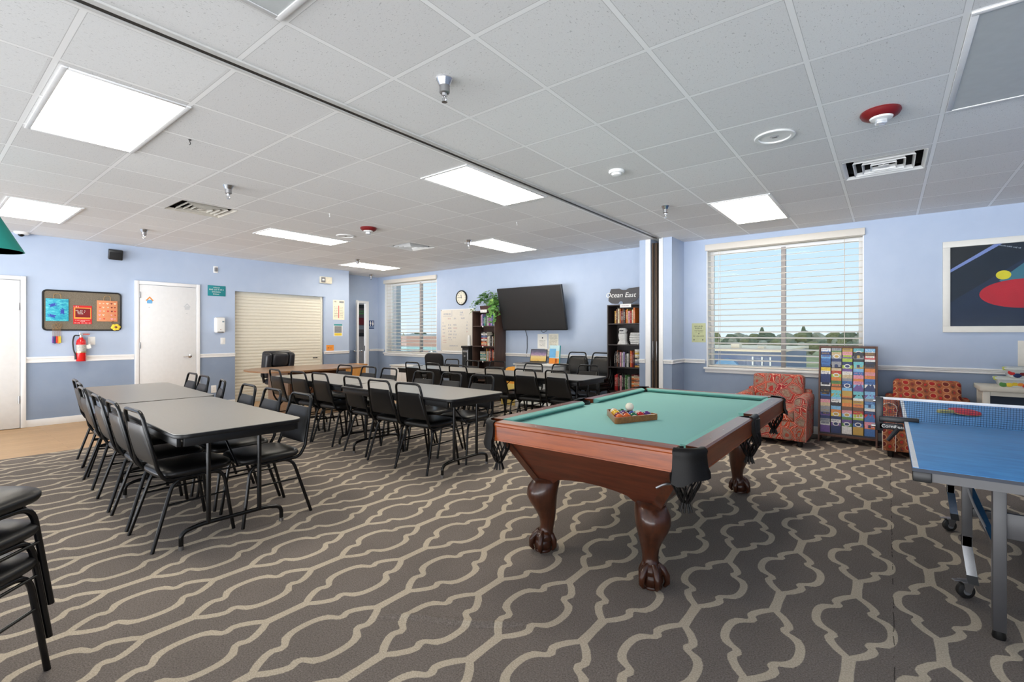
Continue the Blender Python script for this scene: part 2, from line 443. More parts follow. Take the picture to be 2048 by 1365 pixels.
rail('trim_4', [(-2.99, 6.97, -2.895, 6.97, .888, .948, 0, -1), (-2.61, 6.97, -2.49, 6.97, .888, .948, 0, -1), (-2.49, 6.955, -2.49, WY, .888, .948, 1, 0), (-2.49, WY, -2.17, WY, .885, .945, 0, -1), (-.20, WY, 3.4, WY, .884, .945, 0, -1)], 'white chair rail on the right of the far wall')
w = MB()
for y0, y1 in ((1.085, 2.325), (3.27, 3.86), (5.70, 6.28)): w.box(WX, y0, -.002, WX+.014, y1, .10, .003)
struct(w.done('baseboard_left', TRIM))
w = MB()
for x0, x1 in ((RX, -2.99), (-2.49, 3.4)): w.box(x0, WY-.014, 0, x1, WY, .10, .003)
struct(w.done('baseboard_far', TRIM))

# ---------------------------------------------------------------- doors of the left wall
def handle(par, y, z, dirn, x=WX):
    M = Matrix.Translation((x+.033, y, z)) @ Matrix.Rotation(R(90), 4, 'Y')
    h = MB(); h.lathe([(0, 0), (.030, 0), (.030, .006), (.012, .012), (.011, .045), (.015, .05), (0, .052)], 20, M)
    h.tube([(x+.08, y, z), (x+.083, y+dirn*.03, z), (x+.078, y+dirn*.11, z-.004)], [.011, .010, .008], 10)
    return h.done('handle', CHROME, par)
def hinge(par, y, z):
    h = MB(); h.box(WX+.030, y-.012, z-.05, WX+.036, y+.012, z+.05, .001); h.tube([(WX+.038, y, z-.052), (WX+.038, y, z+.052)], .007, 8); return h.done('hinge', STEEL, par)
def wall_door(name, label, y0, y1, ztop, hy, hd, hg):
    """panel between y0..y1 with a casing round it"""
    p = MB().box(WX+.001, y0, .006, WX+.030, y1, ztop, .002).done(name, DOORW); tag(p, label, 'door', kind='structure')
    c = MB()
    for a, b in ((y0-.062, y0-.006), (y1+.006, y1+.062)): c.box(WX, a, 0, WX+.042, b, ztop+.062, .006)
    c.box(WX, y0-.006, ztop+.006, WX+.040, y1+.006, ztop+.062, .006); c.done('door_casing', TRIM, p)
    if hy: handle(p, hy, .94, hd)
    for z in hg[1]: hinge(p, hg[0], z)
    return p
wall_door('door_1', 'white door at the left edge of the left wall', .12, 1.022, 2.085, None, 0, (1.015, (1.72, .40)))
d2 = wall_door('door_2', 'white door with a lever handle between pinboard and shutter', 2.393, 3.205, 2.14, 3.11, -1, (2.400, (1.97, 1.14, .32)))
# the door beside the restroom sign: a leaf standing open, seen edge on
d3 = MB(); M3 = Matrix.Translation((RX+.02, 6.905, 0)) @ Matrix.Rotation(math.atan2(-6.89, 10.25), 4, 'Z'); d3.X = M3
d3.box(0, -.022, .01, .33, .022, 2.10, .002); d3 = d3.done('door_3', DOORW); tag(d3, 'white door leaf standing open edge on beside the restroom sign', 'door', kind='structure')
kb = MB(); kb.X = M3
for sgn in (-1, 1):
    kb.tube([(.27, sgn*.02, .915), (.27, sgn*.06, .915)], .009, 8); kb.ball((.27, sgn*.082, .915), .03, n=14)
kb.done('door_knob', CHROME, d3)
c = MB()
c.box(RX, 6.852, 0, RX+.02, 6.92, 2.155, .004); c.box(RX, 7.14, 0, RX+.02, 7.222, 2.14, .004); c.box(RX, 6.92, 2.08, RX+.02, 7.14, 2.145, .004)
c.box(RX-.04, 7.128, 0, RX, 7.14, 2.08, .002)
c.done('door_casing', TRIM, d3)
MB().box(RX-.03, 7.122, .90, RX-.008, 7.129, 1.03).done('strike_plate', BLACK, d3)

# ---------------------------------------------------------------- windows, blinds
def glass_mat():
    m = bpy.data.materials.new('window_glass'); k = NT(m); k.t.nodes.remove(k.p)
    tr = k.n('ShaderNodeBsdfTransparent'); tr.inputs[0].default_value = (.96, .98, .98, 1); gl = k.n('ShaderNodeBsdfGlossy'); gl.inputs['Roughness'].default_value = .02
    mx = k.n('ShaderNodeMixShader'); fr = k.n('ShaderNodeFresnel'); fr.inputs[0].default_value = 1.15
    k.l(k.M('MULTIPLY', fr.outputs[0], .6), mx.inputs[0]); k.l(tr.outputs[0], mx.inputs[1]); k.l(gl.outputs[0], mx.inputs[2]); k.l(mx.outputs[0], k.out.inputs[0])
    return m
GLASS = glass_mat()
SLAT = mat('blind_slat', S(218, 211, 200), .45, var=.015)
def window(name, label, hole, mull, blabel):
    x0, x1, z0, z1 = hole
    f = MB(); y = WY+.16
    f.box(x0, WY, z0, x0+.012, WY+.25, z1); f.box(x1-.012, WY, z0, x1, WY+.25, z1); f.box(x0, WY, z1-.012, x1, WY+.25, z1)   # white reveals
    for a, b in ((x0+.012, x0+.06), (x1-.06, x1-.012)): f.box(a, y, z0, b, y+.06, z1-.012, .006)
    for a, b in ((z0, z0+.05), (z1-.062, z1-.012)): f.box(x0+.012, y+.002, a, x1-.012, y+.058, b, .006)
    o = f.done(name, TRIM); tag(o, label, 'window', kind='structure')
    MB().box(mull-.028, y-.004, z0+.03, mull+.028, y+.064, z1-.04, .006).done('mullion', mat('mullion_metal', S(176, 168, 166), .45), o)
    MB().box(x0+.05, y+.028, z0+.04, x1-.05, y+.034, z1-.05).done('pane', GLASS, o, smooth=0)
    s = MB(); s.box(x0-.035, WY-.045, z0-.02, x1+.035, WY+.16, z0+.012, .006); s.box(x0-.02, WY-.018, z0-.068, x1+.02, WY, z0-.02, .005); s.done('window_sill', TRIM, o)
    b = thing('window_blind', blabel, 'blind', ((x0+x1)/2, WY+.065, z0+.015)); hw = (x1-x0)/2-.018; H = z1-z0
    h = MB(); h.box(-hw-.03, -.11, H-.035, hw+.03, -.068, H+.055, .004); h.box(-hw, -.068, H-.04, hw, .04, H-.028, .003); h.done('headrail', SLAT, b)
    s = MB(); zz = H-.10
    while zz > .05:
        mx = Matrix.Translation((0, 0, zz)) @ Matrix.Rotation(R(11), 4, 'X'); s.box(-hw, -.036, -.0026, hw, .036, .0026, M=mx); zz -= .0826
    s.done('slats', SLAT, b, smooth=0)
    MB().box(-hw, -.03, .004, hw, .03, .026, .004).done('bottom_rail', SLAT, b)
    for fx in (-.84, -.0, .80):
        if fx == 0: continue
        c = MB(); c.tube([(fx*hw, -.038, .02), (fx*hw, -.038, H-.04)], .0022, 6); c.tube([(fx*hw, .038, .02), (fx*hw, .038, H-.04)], .0022, 6); c.done('ladder_cord', SLAT, b)
    c = MB(); c.tube([(-hw+.07, -.05, H-.04), (-hw+.07, -.05, .30)], .0025, 6); c.done('tilt_wand', SLAT, b)
window('window_1', 'white framed window in the corner of the left room', W1, -8.80, 'white slatted blind over the window left of the wall clock')
window('window_2', 'large white framed window above the patterned armchair', W2, -1.155, 'wide white slatted blind over the window right of the partition')

# ---------------------------------------------------------------- roll-up shutter
sh = thing('roll_up_shutter', 'cream roll-up service shutter behind the wooden desk', 'shutter', (WX, 4.78, 0))
CREAM = mat('cream_shutter', S(226, 221, 205), .45, var=.02)
s = MB(); n = 34; prof = []
for i in range(n):
    z = .02+i*(2.10-.02)/n; q = (2.10-.02)/n
    for a, x in ((0, -.122), (.05, -.112), (.5, -.107), (.95, -.112)): prof.append((x, z+q*a))
prof.append((-.128, 2.135))
V = [[Vector((x, y, z)) for x, z in prof] for y in (-.92, .865)]
for i in range(len(prof)-1): s.face((V[0][i], V[1][i], V[1][i+1], V[0][i+1]))
s.box(-.15, -.92, 0, -.13, .865, 2.135)
s.done('curtain', CREAM, sh, smooth=20)
MB().box(-.14, -.92, 0, -.095, .865, .06, .004).done('bottom_bar', mat('cream_metal', S(206, 200, 186), .4), sh)
g = MB(); g.box(-.14, .865, 0, -.08, .90, 2.135, .003); g.done('guide_rail', CREAM, sh)
l = MB(); l.box(-.108, .69, .80, -.095, .73, .82, .002); l.box(-.108, .745, .80, -.095, .79, .82, .002); l.done('lift_handle', BLACK, sh)
# ---------------------------------------------------------------- ceiling lights
LIT = emit('lit_panel_lens', PANEL_COLOR, PANEL_STRENGTH)
UNLIT = mat('unlit_panel_lens', S(196, 200, 200), .5, var=.03)
FRAMEM = mat('fixture_frame', S(230, 230, 230), .4, var=.02)
def ceiling_light(x0, x1, y0, y1, label, lit=True):
    cx, cy = (x0+x1)/2, (y0+y1)/2; hx, hy = (x1-x0)/2, (y1-y0)/2
    t = thing('ceiling_light', label, 'ceiling light', (cx, cy, CEIL), group='ceiling light panels')
    f = MB(); w = .028
    for a in ((-hx-w, -hy-w, hx+w, -hy), (-hx-w, hy, hx+w, hy+w), (-hx-w, -hy, -hx, hy), (hx, -hy, hx+w, hy)): f.box(a[0], a[1], -.010, a[2], a[3], -.001, .002)
    f.done('frame', FRAMEM, t)
    MB().box(-hx, -hy, -.006, hx, hy, -.002).done('lens', LIT if lit else UNLIT, t, smooth=0)
ceiling_light(-4.635, -3.455, .545, 1.09, 'large lit ceiling panel nearest the camera, left of the partition track')
ceiling_light(-3.325, -2.80, 2.945, 4.10, 'lit ceiling panel running along the dark partition track')
ceiling_light(-8.36, -7.17, .69, 1.245, 'lit ceiling panel at the left edge, above the pinboard')
ceiling_light(-7.03, -6.54, 3.08, 4.24, 'lit ceiling panel left of the far red fire alarm')
ceiling_light(-5.19, -4.65, 5.47, 6.60, 'lit ceiling panel in front of the wall television')
ceiling_light(-8.90, -8.30, 5.59, 6.66, 'lit ceiling panel nearest the corner with the restroom sign')
ceiling_light(-1.52, -.965, 5.45, 6.66, 'lit ceiling panel in front of the large right window')
ceiling_light(.32, .86, 2.94, 4.10, 'unlit grey ceiling panel at the upper right edge', False)
ceiling_light(-2.13, -1.58, -.12, 1.03, 'unlit grey ceiling panel at the top edge beside the track', False)
# ---------------------------------------------------------------- air diffusers
STAIN = mat('stained_diffuser', S(206, 200, 188), .5, var=.12, vs=9)
DARK = mat('duct_black', S(26, 25, 25), .9)
def diffuser(d, label, m):
    x0, x1, y0, y1 = d; cx, cy = (x0+x1)/2, (y0+y1)/2; t = thing('air_diffuser', label, 'air vent', (cx, cy, CEIL), group='ceiling air diffusers')
    h = (x1-x0)/2; k = (y1-y0)/2/h
    b = MB(); b.box(-h, -h*k, .13, h, h*k, .14)
    for a in ((-h-.004, -h*k, -h, h*k), (h, -h*k, h+.004, h*k), (-h, -h*k-.004, h, -h*k), (-h, h*k, h, h*k+.004)): b.box(a[0], a[1], .0, a[2], a[3], .14)
    b.done('duct_box', DARK, t)
    f = MB()
    def ring(a0, z0, a1, z1):
        p = [[Vector((sx*a, sy*a*k, z)) for sx, sy in ((-1, -1), (1, -1), (1, 1), (-1, 1))] for a, z in ((a0, z0), (a1, z1), (a1-.004, z1+.004), (a0-.006, z0+.002))]
        f.rings(p, cap=False, closed=True)
    ring(h, -.004, h-.022, .016); 
    f.done('outer_frame', m, t, smooth=0)
    for i, (a0, a1) in enumerate(((.205, .192), (.145, .134), (.088, .080))):
        f = MB(); ring(a0, -.006+i*-.002, a1, .022); f.done('louver', m, t, smooth=0)
    f = MB(); f.box(-.035, -.035*k, -.006, .035, .035*k, .0, .001); f.box(-.005, -.005, 0, .005, .005, .13); f.done('centre_plate', m, t)
diffuser(DIFF[0], 'white square ceiling air diffuser on the right of the partition track', WHITE)
diffuser(DIFF[1], 'yellow-stained ceiling air diffuser above the left tables', STAIN)
diffuser(DIFF[2], 'small white ceiling air diffuser in front of the far window wall', WHITE)
# ---------------------------------------------------------------- fire alarms, speakers, smoke detector
REDP = mat('fire_red_plastic', S(112, 18, 22), .4, var=.05)
CLEAR = mat('clear_strobe', S(225, 228, 232), .08, .55, var=.1)
def fire_alarm(x, y, label, ang):
    t = thing('fire_alarm', label, 'fire alarm', (x, y, CEIL), ang, 'red ceiling fire alarms')
    MB().lathe([(0, 0), (.105, 0), (.108, -.012), (.098, -.030), (.070, -.046), (0, -.048)], 36).done('housing', REDP, t)
    b = MB(); b.lathe([(.0, -.046), (.062, -.046), (.058, -.056), (.030, -.062), (0, -.063)], 28, Matrix.Translation((0, -.015, 0))); b.done('lens_rim', WHITE, t)
    b = MB(); b.box(-.030, -.036, -.088, .030, .012, -.055, .010, 3); b.done('strobe', CLEAR, t)
    b = MB(); M = Matrix.Translation((0, .072, -.0445)) @ Matrix.Rotation(R(180), 4, 'X') @ Matrix.Rotation(R(-22), 4, 'X') @ Matrix.Diagonal((1, -1, 1, 1)) @ Matrix.Diagonal((1, -1, 1, 1))
    b.text('FIRE', .034, M, .0012); b.done('lettering', WHITE, t, smooth=0)
fire_alarm(-.036, 3.86, 'red ceiling fire alarm with white FIRE lettering near the right diffuser', R(16))
fire_alarm(-5.49, 3.87, 'small red ceiling fire alarm in the left room', R(36))
def ceiling_speaker(x, y, label):
    t = thing('ceiling_speaker', label, 'speaker', (x, y, CEIL), group='round ceiling speakers')
    MB().lathe([(.100, -.001), (.128, -.001), (.132, -.006), (.126, -.012), (.104, -.012), (.100, -.004)], 40).done('rim', WHITE, t)
    MB().lathe([(0, -.006), (.03, -.004), (.102, -.003), (.102, -.0005), (0, -.0005)], 32).done('grille', mat('speaker_grille', S(206, 206, 206), .6), t)
    MB().box(-.016, -.012, -.010, .016, .012, -.005, .003).done('badge', GREYP, t)
ceiling_speaker(-.64, 3.875, 'round white ceiling speaker beside the large red fire alarm')
ceiling_speaker(-6.20, 3.98, 'round white ceiling speaker beside the small red fire alarm')
t = thing('smoke_detector', 'small round white smoke detector on the ceiling right of the track', 'smoke detector', (-1.862, 3.85, CEIL))
MB().lathe([(0, 0), (.066, 0), (.068, -.012), (.060, -.024), (0, -.026)], 28).done('base', WHITE, t)
MB().lathe([(0, -.024), (.044, -.024), (.040, -.040), (.02, -.046), (0, -.047)], 24).done('cap', WHITE, t)
t = thing('security_camera', 'small white dome camera with a black eye where ceiling meets left wall', 'security camera', (-9.56, 1.035, CEIL))
MB().lathe([(0, 0), (.085, 0), (.078, -.022), (.06, -.034), (0, -.036)], 28).done('base', WHITE, t)
MB().ball((.012, -.008, -.030), .036, n=18).done('lens_dome', mat('black_gloss', S(12, 12, 13), .08), t)
# ---------------------------------------------------------------- sprinklers and hooks
def sprinkler(name='sprinkler_head'):
    t = thing(name, '', 'sprinkler', (0, 0, CEIL), group='ceiling sprinkler heads')
    MB().lathe([(.030, 0), (.045, 0), (.047, -.006), (.030, -.040), (.026, -.040)], 22).done('escutcheon', CHROME, t)
    MB().lathe([(0, -.02), (.029, -.02), (.029, -.078), (.022, -.084), (0, -.084)], 20).done('cup', STEEL, t)
    b = MB(); b.lathe([(0, -.084), (.017, -.084), (.015, -.096), (0, -.098)], 14)
    for sgn in (-1, 1): b.tube(fillet([(sgn*.012, 0, -.094), (sgn*.014, 0, -.115), (sgn*.004, 0, -.127)], .006), .003, 6)
    b.tube([(0, 0, -.096), (0, 0, -.126)], .0022, 6); b.done('frame_arms', CHROME, t)
    MB().lathe([(0, -.126), (.016, -.127), (.016, -.130), (0, -.131)], 16).done('deflector', CHROME, t)
    return t
sp0 = sprinkler()
for i, (x, y, l) in enumerate([(-1.943, 1.866, 'chrome sprinkler head hanging nearest the camera, right of the track'), (-4.971, 1.93, 'chrome sprinkler head beside the stained air diffuser'), (-7.98, 2.035, 'chrome sprinkler head close to the left wall above the white door'),
        (-1.944, 5.244, 'chrome sprinkler head left of the lit panel by the right window'), (-5.003, 5.305, 'chrome sprinkler head at the end of the panel before the television'), (-7.996, 5.388, 'chrome sprinkler head at the panel nearest the far corner'), (-9.80, 6.98, 'chrome sprinkler head in the recess near the restroom sign')]):
    if i == 0: sp0.location = (x, y, CEIL); sp0['label'] = l
    else: dup(sp0, (x, y, CEIL), R(37*i), l)
for x, y, l in ((-5.213, 3.131, 'tiny white ceiling hook left of the small red fire alarm'), (-3.73, 4.85, 'tiny white ceiling hook beyond the panel on the track'), (-4.02, 1.30, 'tiny dark ceiling hook beside the nearest lit panel')):
    h = MB(); h.lathe([(0, 0), (.010, 0), (.010, -.004), (0, -.005)], 12); h.tube(fillet([(0, 0, -.004), (0, 0, -.018), (.010, 0, -.026), (.010, 0, -.036), (-.006, 0, -.036)], .008), .0028, 6)
    o = h.done('ceiling_hook', WHITE if 'white' in l else BLACK, loc=(x, y, CEIL)); tag(o, l, 'hook', 'ceiling hooks')

# ---------------------------------------------------------------- stacking chairs
def make_chair():
    t = thing('stacking_chair', '', 'chair')
    st = MB(); st.pillow(.43, .44, .062, Matrix.Translation((0, .02, .425)), k=4.2); st.done('seat', VINYL, t, smooth=60)
    # tapered back pad
    def back_pt(x, v, off):   # v 0..1 up the pad, off = out of the pad plane
        z = .515+v*.255; y = -.212-v*.062; return Vector((x, y+off, z))
    pd = MB(); nn = 14; rows = []
    for i in range(9):
        v = i/8; hw = .190-.036*v
        e = math.sin(math.pi*min(max(v, .0), 1))**.35 if 0 < v < 1 else 0
        th = .006+.012*e; sec = []
        for j in range(20):
            a = 2*math.pi*j/20; ca, sa = math.cos(a), math.sin(a)
            sec.append(back_pt(math.copysign(abs(ca)**.35, ca)*hw*(1 if 0 < v < 1 else .97), v, math.copysign(abs(sa)**.7, sa)*th))
        rows.append(sec)
    pd.rings(rows); pd.done('backrest', VINYL, t, smooth=60)
    fr = MB(); r = .0115
    path = [(-.175, .10, .417), (-.195, -.175, .417), (-.202, -.215, .50), (-.162, -.288, .858), (.162, -.288, .858), (.202, -.215, .50), (.195, -.175, .417), (.175, .10, .417)]
    P = [Vector(p) for p in path]; out = fillet(path[:3], .07, 6)[:-1]+fillet(path[2:6], .05, 6)+fillet(path[5:], .07, 6)[1:]
    fr.tube(out, r, 10); fr.done('back_frame', BLACKG, t, smooth=60)
    for s in (-1, 1):
        lg = MB(); lp = fillet([(s*.204, .222, 0), (s*.182, .165, .412), (s*.182, .02, .416)], .07, 6); lg.tube(lp, .0115, 10); lg.done('leg', BLACKG, t, smooth=60)
        lg = MB(); lp = fillet([(s*.222, -.25, 0), (s*.186, -.125, .412), (s*.184, .02, .416)], .07, 6); lg.tube(lp, .0115, 10); lg.done('leg', BLACKG, t, smooth=60)
        b = MB(); b.tube([(s*.192, .190, .265), (s*.203, -.172, .265)], .0065, 8); b.done('stretcher', BLACKG, t, smooth=60)
    for q in (.13, -.10): b = MB(); b.tube([(-.185, q, .414), (.185, q, .414)], .009, 8); b.done('seat_support', BLACKG, t, smooth=60)
    return t
chair0 = make_chair(); used = [False]
def chair(x, y, rz, label, group, z=0, rot=None):
    if not used[0]:
        used[0] = True; chair0.location = (x, y, z); chair0.rotation_euler = rot or (0, 0, rz); chair0['label'] = label; chair0['group'] = group; return chair0
    return dup(chair0, (x, y, z), rz, label, group, rot)
ORD = ['first', 'second', 'third', 'fourth', 'fifth', 'sixth']
def row(xs, ys, face, what, grp, jit):
    for i, (x, y) in enumerate(zip(xs, ys)):
        rz = (0 if face > 0 else math.pi)+R(jit[i])
        chair(x, y, rz, f'black stacking chair, {ORD[i]} from the right {what}', grp)
row([-3.735, -4.25, -4.79, -5.545, -6.05, -6.53], [1.18, 1.19, 1.21, 1.26, 1.33, 1.38], 1, 'on the camera side of the left tables', 'chairs on the camera side of the left tables', [1, -2, -3, -3, -5, -4])
row([-3.66, -4.17, -4.68, -5.41, -6.06, -6.56], [1.665, 1.68, 1.70, 1.745, 1.81, 1.86], -1, 'on the far side of the left tables', 'chairs on the far side of the left tables', [-2, -3, -4, -14, -4, -3])
row([-3.63, -4.10, -4.63, -5.36, -5.80, -6.35], [3.27, 3.285, 3.34, 3.37, 3.33, 3.32], 1, 'on the camera side of the middle tables', 'chairs on the camera side of the middle tables', [3, 2, -3, 0, 2, -4])
row([-3.59, -4.11, -4.54, -5.37, -5.84, -6.39], [3.76, 3.775, 3.74, 3.83, 3.84, 3.82], -1, 'on the far side of the middle tables', 'chairs on the far side of the middle tables', [2, -2, 3, -2, 0, 3])
row([-3.33, -3.82, -4.32, -5.10, -5.72, -6.20], [5.45, 5.41, 5.38, 5.43, 5.53, 5.50], 1, 'on the camera side of the far tables', 'chairs on the camera side of the far tables', [-3, 2, 0, 4, -3, 0])
row([-3.51, -3.98, -4.38, -5.25, -5.72, -6.31], [6.06, 6.00, 5.86, 6.01, 5.85, 5.98], -1, 'on the far side of the far tables', 'chairs on the far side of the far tables', [3, -4, 2, 0, -5, 2])
# two short stacks against the far wall and one stack cut by the left edge of the photograph
for j, (x, y) in enumerate(((-4.24, 7.02), (-3.80, 7.02))):
    for i in range(3):
        nm = ('lowest', 'middle', 'topmost')[i]; wh = ('left', 'right')[j]
        chair(x, y-.035*i+.03, math.pi+R(2-5*j), f'black vinyl stacking chair, {nm} of the {wh} stack beside the dark bookcase', 'chairs stacked against the far wall', z=.075*i)
for i in range(3):
    a = R(43); dx, dy = -math.sin(a), math.cos(a)
    chair(-2.628+.008*i*dx, .055+.008*i*dy, a, f'black vinyl stacking chair, {("lowest", "middle", "topmost")[i]} of the stack cut by the left edge', 'chairs stacked at the left edge', z=.128*i)

# ---------------------------------------------------------------- folding tables
LAM = mat('grey_laminate', S(140, 136, 129), .34, var=.04, vs=60)
EDGEB = mat('black_table_edge', S(18, 18, 19), .4, spec=.35)
def make_table():
    t = thing('folding_table', '', 'table')
    L, Wd, c = 1.83, .762, .075
    def octo(l, w, c, n=4):
        o = []
        for sx, sy, a0 in ((1, 1, 0), (-1, 1, 90), (-1, -1, 180), (1, -1, 270)):
            for i in range(n+1):
                a = R(a0+90*i/n); o.append((sx*(l/2-c)+c*math.cos(a), sy*(w/2-c)+c*math.sin(a)))
        return o
    MB().prism(octo(L-.006, Wd-.006, c), .004, Matrix.Translation((0, 0, .741))).done('tabletop', LAM, t, smooth=30)
    b = MB(); b.prism(octo(L, Wd, c+.003), .024, Matrix.Translation((0, 0, .7185)), .004); b.done('edge_band', EDGEB, t)
    b = MB()
    for s in (-1, 1):
        b.box(-L/2+.06, s*(Wd/2-.03)-.012, .665, L/2-.06, s*(Wd/2-.03)+.012, .7185, .003)
        b.box(s*(L/2-.05)-.012, -Wd/2+.05, .665, s*(L/2-.05)+.012, Wd/2-.05, .7185, .003)
    b.done('apron', EDGEB, t)
    for s in (-1, 1):
        x = s*(L/2-.19); g = MB()
        g.tube(fillet([(x, -.305, .02), (x, -.305, .105), (x, -.20, .128), (x, .20, .128), (x, .305, .105), (x, .305, .02)], .08, 6), .0135, 10)
        for q in (-.155, .155): g.tube([(x, q, .125), (x, q, .70)], .0145, 10)
        g.tube([(x, -.20, .70), (x, .20, .70)], .012, 8)
        o = g.done('leg', BLACKG, t, smooth=60)
        for q in (-.305, .305): cp = MB(); cp.lathe([(0, 0), (.0155, 0), (.0155, .024), (.010, .026)], 12, Matrix.Translation((x, q, 0))); cp.done('foot_cap', STEEL, o)
        br = MB(); br.tube([(x-s*.005, .02, .45), (x-s*.30, 0, .705)], .007, 8); br.tube([(x, -.155, .45), (x, .155, .45)], .006, 8); br.done('brace', BLACKG, t, smooth=60)
    return t
table0 = make_table(); tb = [0]
def table(x, y, deg, label):
    if not tb[0]:
        tb[0] = 1; table0.location = (x, y, 0); table0.rotation_euler = (0, 0, R(deg)); table0['label'] = label; table0['group'] = 'folding tables in three rows'; return
    dup(table0, (x, y, 0), R(deg), label, 'folding tables in three rows')
table(-4.145, 1.395, -2.2, 'grey-topped folding table nearest the camera in the left row')
table(-6.01, 1.545, -4.0, 'grey-topped folding table of the left row, the one nearer the white doors')
table(-3.965, 3.41, -1.2, 'grey-topped folding table in the middle row, the end nearer the pool table')
table(-5.815, 3.535, -2.6, 'grey-topped folding table in the middle row, the end nearer the wooden desk')
table(-3.945, 5.63, 0, 'grey-topped folding table in the far row, nearer the dark bookcase')
table(-5.80, 5.66, -.6, 'grey-topped folding table in the far row, below the corner window')
# ---------------------------------------------------------------- pool table
MAHOG = wood('mahogany', S(98, 38, 10), S(156, 76, 24), .34, 0, 5, .08)
MAHOGY = wood('mahogany_shaded_rail', S(76, 32, 12), S(118, 56, 22), .34, 1, 5, .08)  # same mahogany, darkened to carry the shade on the long sides
MAHOGZ = wood('mahogany_leg', S(48, 24, 14), S(78, 40, 22), .28, 2, 5, .2)
FELT = mat('green_felt', S(142, 194, 188), .95, var=.03, vs=300, bump=.15, bs=900, spec=.1)
FELTR = mat('green_cushion_cloth', S(134, 190, 182), .95, var=.03, vs=300, spec=.1)
LEATH = mat('black_leather', S(14, 12, 11), .5, var=.15, bump=.15, bs=220, spec=.22)
BODYW = wood('dark_mahogany_body', S(50, 22, 12), S(86, 40, 22), .3, 0, 5, .1)
pt = thing('pool_table', 'large wooden pool table with green cloth, leather pockets and claw feet', 'pool table', (-1.33, 3.41, 0))
HX, HY, ZT = .65, 1.19, .80
MB().box(-.585, -1.125, .735, .585, 1.125, .767, .002).done('playing_bed', FELT, pt)
# six rails: section in (inward distance u, z)
RSEC = [(0, .692), (.0, .775), (-.006, .782), (-.006, .793), (.004, .80), (.082, .802), (.082, .700), (.03, .692)]
CSEC = [(.082, .802), (.122, .795), (.126, .789), (.104, .770), (.082, .767)]
def rail_run(length, pos, ang, m):
    M = Matrix.Translation(pos) @ Matrix.Rotation(ang, 4, 'Z')
    r = MB(); r.rings([[M @ Vector((s*length/2, u, z)) for u, z in RSEC] for s in (-1, 1)])
    o = r.done('rail', m, pt, smooth=25)
    c = MB(); c.rings([[M @ Vector((s*(length/2-.01-(u-.082)*.9), u, z)) for u, z in CSEC] for s in (-1, 1)]); c.done('cushion', FELTR, o, smooth=25)
    d = MB(); q = [-.25, 0, .25] if length < 1.07 else [-.27, 0, .27]
    for a in q:
        mm = M @ Matrix.Translation((a, .04, .8022)); d.prism([(.007, 0), (0, .004), (-.007, 0), (0, -.004)], .0006, mm)
    d.done('sight_markers', mat('pearl_inlay', S(226, 220, 200), .3), o, smooth=0); tagk = o.children[-1]; tagk['kind'] = 'stuff'
    ln = MB(); ln.rings([[M @ Vector((s*length/2, u, z)) for u, z in ((-.003, .690), (-.003, .697), (.004, .697), (.004, .690))] for s in (-1, 1)]); ln.done('edge_bead', MAHOG, o)
rail_run(1.09, (0, -HY, 0), 0, MAHOG); rail_run(1.09, (0, HY, 0), math.pi, MAHOG)
for s in (-1, 1):
    for q in (-1, 1): rail_run(1.01, (s*HX, q*.585, 0), math.pi/2 if s > 0 else -math.pi/2, MAHOGY)
# body with sloping panels and an arched lower edge
TOPX, TOPY, BOTX, BOTY = .565, 1.10, .385, .955
def panel(a0, a1, b0, b1, arch, m, name='body_panel'):
    """sloping panel between top corners a0,a1 and bottom corners b0,b1, arched below"""
    a0, a1, b0, b1 = map(Vector, (a0, a1, b0, b1)); n = 22; nrm = (a1-a0).cross(b0-a0).normalized(); nrm = nrm if nrm.dot(a0+a1) < 0 else -nrm
    rings = []
    for i in range(n+1):
        t = i/n; tp = a0.lerp(a1, t); bt = b0.lerp(b1, t); u = min(max((t-.14)/.72, 0), 1)
        k = arch*(math.sin(math.pi*u)**.55) if 0 < u < 1 else 0
        if 0 < u < .12 or .88 < u < 1: k *= .55
        bt = bt.lerp(tp, k); rings.append([tp, bt, bt+nrm*.025, tp+nrm*.025])
    p = MB(); p.rings(rings); return p.done(name, m, pt, smooth=30)
zt, zb = .70, .425
panel((-TOPX, -TOPY, zt), (TOPX, -TOPY, zt), (-BOTX, -BOTY-.02, zb), (BOTX, -BOTY-.02, zb), .22, BODYW)
panel((-TOPX, TOPY, zt), (TOPX, TOPY, zt), (-BOTX, BOTY+.02, zb), (BOTX, BOTY+.02, zb), .22, BODYW)
for s in (-1, 1): panel((s*TOPX, -TOPY, zt), (s*TOPX, TOPY, zt), (s*BOTX, -BOTY, zb), (s*BOTX, BOTY, zb), .26, BODYW)
